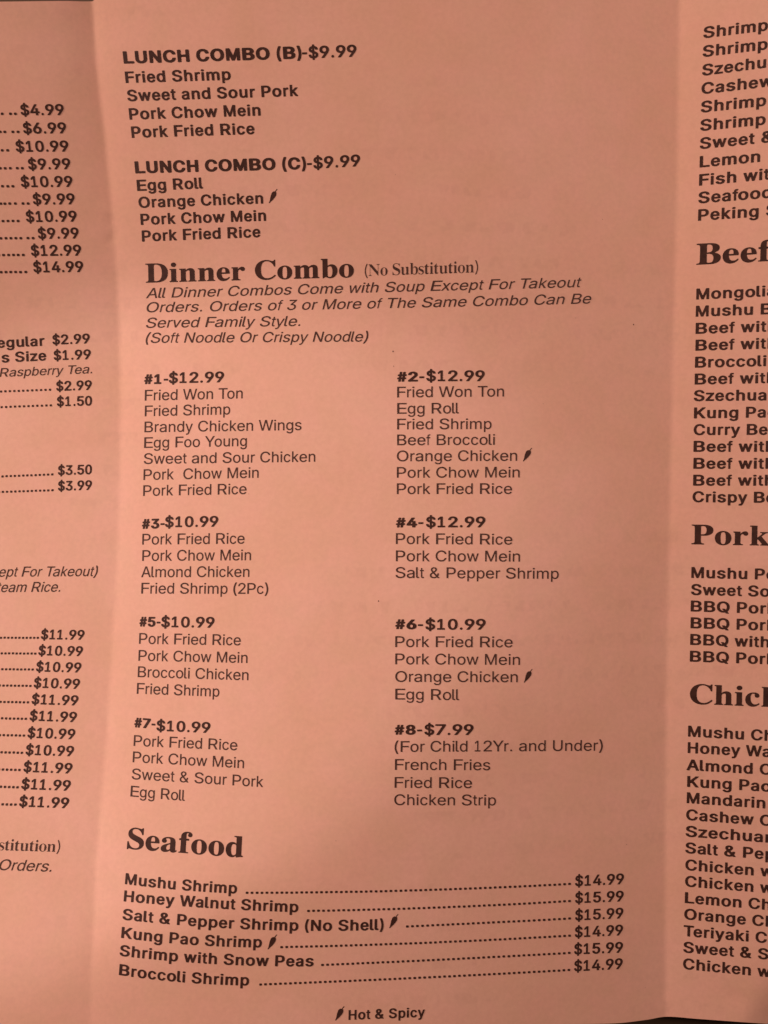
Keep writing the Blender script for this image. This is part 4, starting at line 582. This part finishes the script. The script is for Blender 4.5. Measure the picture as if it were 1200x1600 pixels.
 ('B', 'Szechuan', 1097, 118.6, 1179, 108, 18, 0, (0, 5), 'menu_item'),
 ('B', 'Cashew', 1095.9, 147.3, 1184.3, 137.2, 18, 0, (0, 5), 'menu_item'),
 ('B', 'Shrimp', 1095, 176.2, 1197, 165, 18, 0, (0, 6), 'menu_item'),
 ('B', 'Shrimp', 1094, 204.8, 1196.2, 194.5, 18, 0, (0, 6), 'menu_item'),
 ('B', 'Sweet &', 1093.3, 233.1, 1179, 224.6, 18, 0, (0, 5), 'menu_item'),
 ('B', 'Lemon', 1093.1, 261.8, 1187.7, 252.8, 18, 0, (0, 5), 'menu_item'),
 ('B', 'Fish with', 1092.1, 290.2, 1191.3, 281.2, 18, 0, (0, 7), 'menu_item'),
 ('B', 'Seafood', 1091, 317.9, 1188, 310.2, 18, 0, (0, 6), 'menu_item'),
 ('B', 'Peking S', 1090.6, 345, 1185.3, 338.6, 18, 0, (0, 6), 'menu_item'),
 ('S', 'Beef', 1087.9, 413.8, 1182.3, 408.8, 33, 0, (0, 3), 'heading'),
 ('B', 'Mongolian', 1087.8, 468.1, 1195.8, 463.2, 17.3, 0, (0, 7), 'menu_item'),
 ('B', 'Mushu B', 1087.1, 494.9, 1176.5, 491.8, 17.3, 0, (0, 5), 'menu_item'),
 ('B', 'Beef with', 1086.7, 521.7, 1186.6, 518.5, 17.3, 0, (0, 7), 'menu_item'),
 ('B', 'Beef with', 1086.5, 548, 1186.1, 545.1, 17.3, 0, (0, 7), 'menu_item'),
 ('B', 'Broccoli', 1085.8, 574.6, 1197.4, 572.1, 17.3, 0, (0, 8), 'menu_item'),
 ('B', 'Beef with', 1085.3, 600.9, 1185, 598.9, 17.3, 0, (0, 7), 'menu_item'),
 ('B', 'Szechuan', 1084, 626.8, 1197.4, 625.6, 17.3, 0, (0, 7), 'menu_item'),
 ('B', 'Kung Pao', 1084.2, 653.8, 1153.5, 652.9, 17.3, 0, (0, 4), 'menu_item'),
 ('B', 'Curry Beef', 1083.8, 679.9, 1156.4, 679.6, 17.3, 0, (0, 5), 'menu_item'),
 ('B', 'Beef with', 1083.5, 706, 1183.2, 706, 17.3, 0, (0, 7), 'menu_item'),
 ('B', 'Beef with', 1083.3, 732.5, 1182.8, 732.5, 17.3, 0, (0, 7), 'menu_item'),
 ('B', 'Beef with', 1082.9, 758.9, 1181.9, 758.9, 17.3, 0, (0, 7), 'menu_item'),
 ('B', 'Crispy Be', 1082, 784.7, 1167.5, 785.4, 17.3, 0, (0, 6), 'menu_item'),
 ('S', 'Pork', 1080.3, 850.4, 1168.8, 852, 31, 0, (0, 3), 'heading'),
 ('B', 'Mushu Po', 1080.1, 903, 1167.6, 905, 17.3, 0, (0, 5), 'menu_item'),
 ('B', 'Sweet So', 1079.7, 929.6, 1159.3, 931.5, 17.3, 0, (0, 5), 'menu_item'),
 ('B', 'BBQ Pork', 1079.1, 955.4, 1185.1, 958.7, 17.3, 0, (0, 6), 'menu_item'),
 ('B', 'BBQ Pork', 1078.9, 981.6, 1184.5, 984.9, 17.3, 0, (0, 6), 'menu_item'),
 ('B', 'BBQ with', 1078.3, 1007.6, 1175.8, 1010.9, 17.3, 0, (0, 6), 'menu_item'),
 ('B', 'BBQ Pork', 1077.8, 1033.8, 1184.1, 1037.5, 17.3, 0, (0, 6), 'menu_item'),
 ('S', 'Chick', 1077.8, 1099.5, 1186.9, 1104, 31, 0, (0, 4), 'heading'),
 ('B', 'Mushu Ch', 1075, 1150.9, 1162.4, 1155.7, 17.3, 0, (0, 5), 'menu_item'),
 ('B', 'Honey Wa', 1074.5, 1176.7, 1156.6, 1180.8, 17.3, 0, (0, 5), 'menu_item'),
 ('B', 'Almond C', 1072.7, 1203.4, 1176, 1209.3, 17.3, 0, (0, 6), 'menu_item'),
 ('B', 'Kung Pao', 1073.6, 1229.5, 1186.1, 1236.3, 17.3, 0, (0, 7), 'menu_item'),
 ('B', 'Mandarin', 1073, 1254.9, 1195.8, 1263.3, 17.3, 0, (0, 8), 'menu_item'),
 ('B', 'Cashew C', 1072, 1281.3, 1177.6, 1288.9, 17.3, 0, (0, 6), 'menu_item'),
 ('B', 'Szechuan', 1071.2, 1307.1, 1191.8, 1316.1, 17.3, 0, (0, 7), 'menu_item'),
 ('B', 'Salt & Pep', 1070.7, 1333, 1192.9, 1342.5, 17.3, 0, (0, 9), 'menu_item'),
 ('B', 'Chicken w', 1070.7, 1359.6, 1177.6, 1368.1, 17.3, 0, (0, 7), 'menu_item'),
 ('B', 'Chicken w', 1070.3, 1385.2, 1177.1, 1393.8, 17.3, 0, (0, 7), 'menu_item'),
 ('B', 'Lemon Ch', 1070, 1410.9, 1158.5, 1418.5, 17.3, 0, (0, 5), 'menu_item'),
 ('B', 'Orange Ch', 1068.9, 1436.5, 1165.2, 1445, 17.3, 0, (0, 6), 'menu_item'),
 ('B', 'Teriyaki C', 1068, 1462.6, 1170, 1471.4, 17.3, 0, (0, 8), 'menu_item'),
 ('B', 'Sweet & S', 1067.6, 1488.3, 1146.8, 1495, 17.3, 0, (0, 5), 'menu_item'),
 ('B', 'Chicken w', 1067.1, 1514.2, 1173.1, 1524.3, 17.3, 0, (0, 7), 'menu_item'),
]

def area2(L):
    return sum(L[i][0] * L[(i + 1) % len(L)][1] - L[(i + 1) % len(L)][0] * L[i][1] for i in range(len(L)))
def inside(p, L):
    c = False; n = len(L)
    for i in range(n):
        (x0, y0), (x1, y1) = L[i], L[(i + 1) % n]
        if (y0 > p[1]) != (y1 > p[1]) and p[0] < (x1 - x0) * (p[1] - y0) / (y1 - y0) + x0: c = not c
    return c

_cache = {}
def glyph(st, ch):
    """advance, vertices and triangles of one letter"""
    st = 'R' if st == 'I' else st
    if (st, ch) in _cache: return _cache[(st, ch)]
    if ch == ' ':
        r = (278 if st in 'KBR' else 250, [], [])
    else:
        adv, flat = GLYPHS[st][ch]
        loops = [[(l[i], l[i + 1]) for i in range(0, len(l), 2)] for l in flat]
        depth = [sum(inside(l[0], m) for m in loops if m is not l) for l in loops]
        vs, tr = [], []
        for l, d in zip(loops, depth):
            if d % 2: continue
            grp = [l] + [m for m, e in zip(loops, depth) if e == d + 1 and inside(m[0], l)]
            tris = tessellate_polygon([[Vector((x, y, 0)) for x, y in q] for q in grp])
            flatv = [p for q in grp for p in q]; base = len(vs)
            vs += flatv
            for a, b, c in tris:
                A, B, C = flatv[a], flatv[b], flatv[c]
                s = (B[0]-A[0])*(C[1]-A[1]) - (B[1]-A[1])*(C[0]-A[0])
                if abs(s) < 1e-6: continue
                tr.append((base+a, base+b, base+c) if s > 0 else (base+a, base+c, base+b))
        r = (adv, vs, tr)
    _cache[(st, ch)] = r
    return r

# lean of the columns of text (sideways drift per step down the page)
LEAN = [(120, [(90, .13), (172, .125), (400, .10), (530, .05), (680, 0), (760, -.02), (990, -.085), (1100, -.105), (1350, -.11)]),
        (210, [(90, .115), (300, .09), (430, .03), (550, -.02), (800, -.025), (1000, -.04), (1200, -.055), (1350, -.08), (1550, -.07)]),
        (620, [(90, .02), (500, 0), (1550, -.01)]),
        (1080, [(50, -.03), (400, -.025), (900, -.02), (1550, -.025)])]
def lean(X, Y):
    r = [(x, spline(p, Y)) for x, p in LEAN]
    if X <= r[0][0]: return r[0][1]
    if X >= r[-1][0]: return r[-1][1]
    for (xa, a), (xb, b) in zip(r, r[1:]):
        if X <= xb: return a + (b - a) * (X - xa) / (xb - xa)

INK_LIFT = 0.035
def owner(X, Y):
    return P_LEFT if X < fl(Y) else (P_RIGHT if X > fr(Y) else P_MID)

rnd = random.Random(4)
def write(st, text, x0, y0, x1, y1, cap, sag, fit, name):
    unit = 718.0 if st in 'KBRI' else 676.0
    pos = []; u = 0.0
    for k, ch in enumerate(text):
        a, vs, tr = glyph(st, ch)
        pos.append(u)
        extra = 0
        if st == 'S': extra = 4
        if k + 1 < len(text) and (ch + text[k + 1]) in KERN: extra += KERN[ch + text[k + 1]]
        u += a + extra
    sh = 0.21 if st == 'I' else 0.0
    xs = [pos[k] + v[0] + sh * v[1] for k in range(*fit) for v in glyph(st, text[k])[1]]
    ua, ub = min(xs), max(xs)
    verts, faces = [], []
    for k, ch in enumerate(text):
        a, vs, tr = glyph(st, ch)
        base = len(verts)
        for (gx, gy) in vs:
            uu = pos[k] + gx
            t = (uu - ua) / (ub - ua)
            bx = x0 + (x1 - x0) * t
            by = y0 + (y1 - y0) * t + 4 * sag * t * (1 - t)
            h = gy * cap / unit
            X = bx + (sh * gy) / (ub - ua) * (x1 - x0)
            s = lean(bx, by)
            X -= s * h; Y = by - h
            verts.append(place(X, Y, INK_LIFT))
        faces += [tuple(base + i for i in f) for f in tr]
    if not faces: return
    thin = st in 'RIs'
    o = mesh_obj(name, verts, faces, INK_THIN if thin else INK, owner((x0 + x1) / 2, (y0 + y1) / 2))
    return o

KERN = {'Yo': -60, 'To': -70, 'Wo': -20, 'Ta': -80, 'Te': -80, 'Wa': -25, '11': -40, 'Fr': -10, 'Fa': -30, 'fo': -60, 'ef': -10, 'Yr': -40}
for row in TEXT:
    write(*row)

# ------------------------------------------------------------ leader dots
def dots(xs, y_of, wdt, hgt):
    verts, faces = [], []
    for x in xs:
        y = y_of(x); s = lean(x, y); b = len(verts)
        jx, jy = rnd.uniform(-.12, .12), rnd.uniform(-.12, .12)
        ring = [(-.5, .22), (-.5, .78), (-.3, 1), (.3, 1), (.5, .78), (.5, .22), (.3, 0), (-.3, 0)]
        for (a, c) in ring:
            verts.append(place(x + a * wdt + jx - s * c * hgt, y - c * hgt + jy, INK_LIFT))
        faces.append(tuple(range(b, b + 8))[::-1])
    xm = (min(xs) + max(xs)) / 2
    return mesh_obj('leader_dots', verts, faces, INK, owner(max(xs), y_of(max(xs))))

def row(xa, ya, xb, yb, pitch, sag=0.0, wd=4.4, hg=3.6, back=0.0):
    n = int(round((xb - xa) / pitch))
    f = lambda x: ya + (yb - ya) * (x - xa) / (xb - xa) + 4 * sag * ((x - xa) / (xb - xa)) * (1 - (x - xa) / (xb - xa))
    xs = [xb - i * (xb - xa) / n for i in range(n + 1)]
    xs += [xa - pitch * (i + 1) for i in range(int(back))]
    dots(xs, f, wd, hg)

for r in [(386, 1396.8, 890, 1383, 3.3), (482, 1425, 890, 1409.6, 2.4), (636.5, 1449.3, 890, 1437, .3), (440, 1481.6, 890, 1463.7, 2.2), (504, 1509.4, 889.5, 1490.7, .8), (407, 1540, 889, 1517.4, 1.2)]:
    row(r[0], r[1], r[2], r[3], 7.8, r[4])
LEFT_TOP = [(179.6, [3.6, 16.7, 24.1]), (207.9, [.4, 7.8, 20.3, 28.5]), (236.7, [3.6, 12.3]), (264.7, [.5, 8.2, 16.3, 27.2, 35]), (292.8, [4, 12.3, 20.3]),
            (320, [1.4, 7.8, 15.4, 24.1, 36.2, 44]), (347.2, [4.9, 12.7, 20.5, 28.5]), (374, [1.4, 9.4, 17.2, 24.8, 32.6, 43.9, 52]),
            (400.3, [5.8, 13.6, 21.2, 28.6, 36.6]), (427, [1.8, 9.4, 16.9, 24.5, 32.3, 40.4])]
for y, xs in LEFT_TOP:
    dots(xs + [xs[0] - 7.8 * (i + 1) for i in range(6)], (lambda x, y=y: y - 0.004 * x), 4.6, 3.8)
for xa, ya, xb, yb, p in [(1.4, 613.4, 78, 610.6, 6.95), (2.5, 637.7, 79.3, 634.9, 6.95), (3.7, 746, 81.5, 743, 6.45), (4.5, 770.2, 81.8, 767.6, 6.45)]:
    row(xa, ya, xb, yb, p, 0, 3.7, 3.3, 6)
for k, (xb, yb) in enumerate([(58.8, 998.4), (54.9, 1022.9), (50.8, 1047.8), (47.1, 1073.4), (43.2, 1099.2), (40.1, 1124.9), (37, 1151.2), (33.8, 1178), (30, 1204.9), (27.1, 1232), (23.6, 1259.2)]):
    p = 5.75 + k * .085
    n = int(xb / p)
    row(xb - n * p, yb - n * p * (.006 + .0025 * k), xb, yb, p, 0, 3.6 + .05 * k, 3.3 + .05 * k, 6)

# ------------------------------------------------------------ hot pepper marks
PEPPER = [(72, 0), (77, 4), (62, 22), (67, 31), (68, 44), (63, 58), (52, 74), (36, 92), (18, 108), (5, 121), (0, 118), (8, 100), (13, 78), (17, 58), (23, 44), (26, 34), (34, 26), (46, 20), (53, 23), (60, 14)]
def pepper(x0, y0, x1, y1):
    vs, tri = [], tessellate_polygon([[Vector((x, y, 0)) for x, y in PEPPER]])
    for (a, b) in PEPPER:
        vs.append(place(x0 + a / 77 * (x1 - x0), y0 + b / 121 * (y1 - y0), INK_LIFT))
    fs = []
    for a, b, c in tri:
        A, B, C = vs[a], vs[b], vs[c]
        s = (B[0]-A[0])*(C[1]-A[1]) - (B[1]-A[1])*(C[0]-A[0])
        fs.append((a, b, c) if s > 0 else (a, c, b))
    mesh_obj('pepper_icon', vs, fs, INK, P_MID)
for p in [(420, 295, 433.5, 317.5), (608, 1428, 622.6, 1450.5), (418, 1460, 433, 1483.5), (523.6, 1572, 538.3, 1594.7), (817, 699.5, 831.5, 721), (818.5, 1045, 832.3, 1066.7)]:
    pepper(*p)

# ------------------------------------------------------------ stray ink specks
def specks():
    vs, fs = [], []
    pts = [(614, 549, 1.1), (615, 572, .6), (990, 507, 1.0), (591.5, 939, 1.0)]
    pts += [(rnd.uniform(200, 1180), rnd.uniform(20, 1560), rnd.uniform(.3, .5)) for _ in range(14)]
    for (x, y, r) in pts:
        b = len(vs)
        for k in range(6):
            a = -k * math.pi / 3
            vs.append(place(x + r * math.cos(a) * rnd.uniform(.7, 1.1), y + r * 1.2 * math.sin(a), INK_LIFT))
        fs.append(tuple(range(b, b + 6)))
    o = mesh_obj('ink_specks', vs, fs, INK_THIN, P_MID); o['kind'] = 'stuff'
specks()
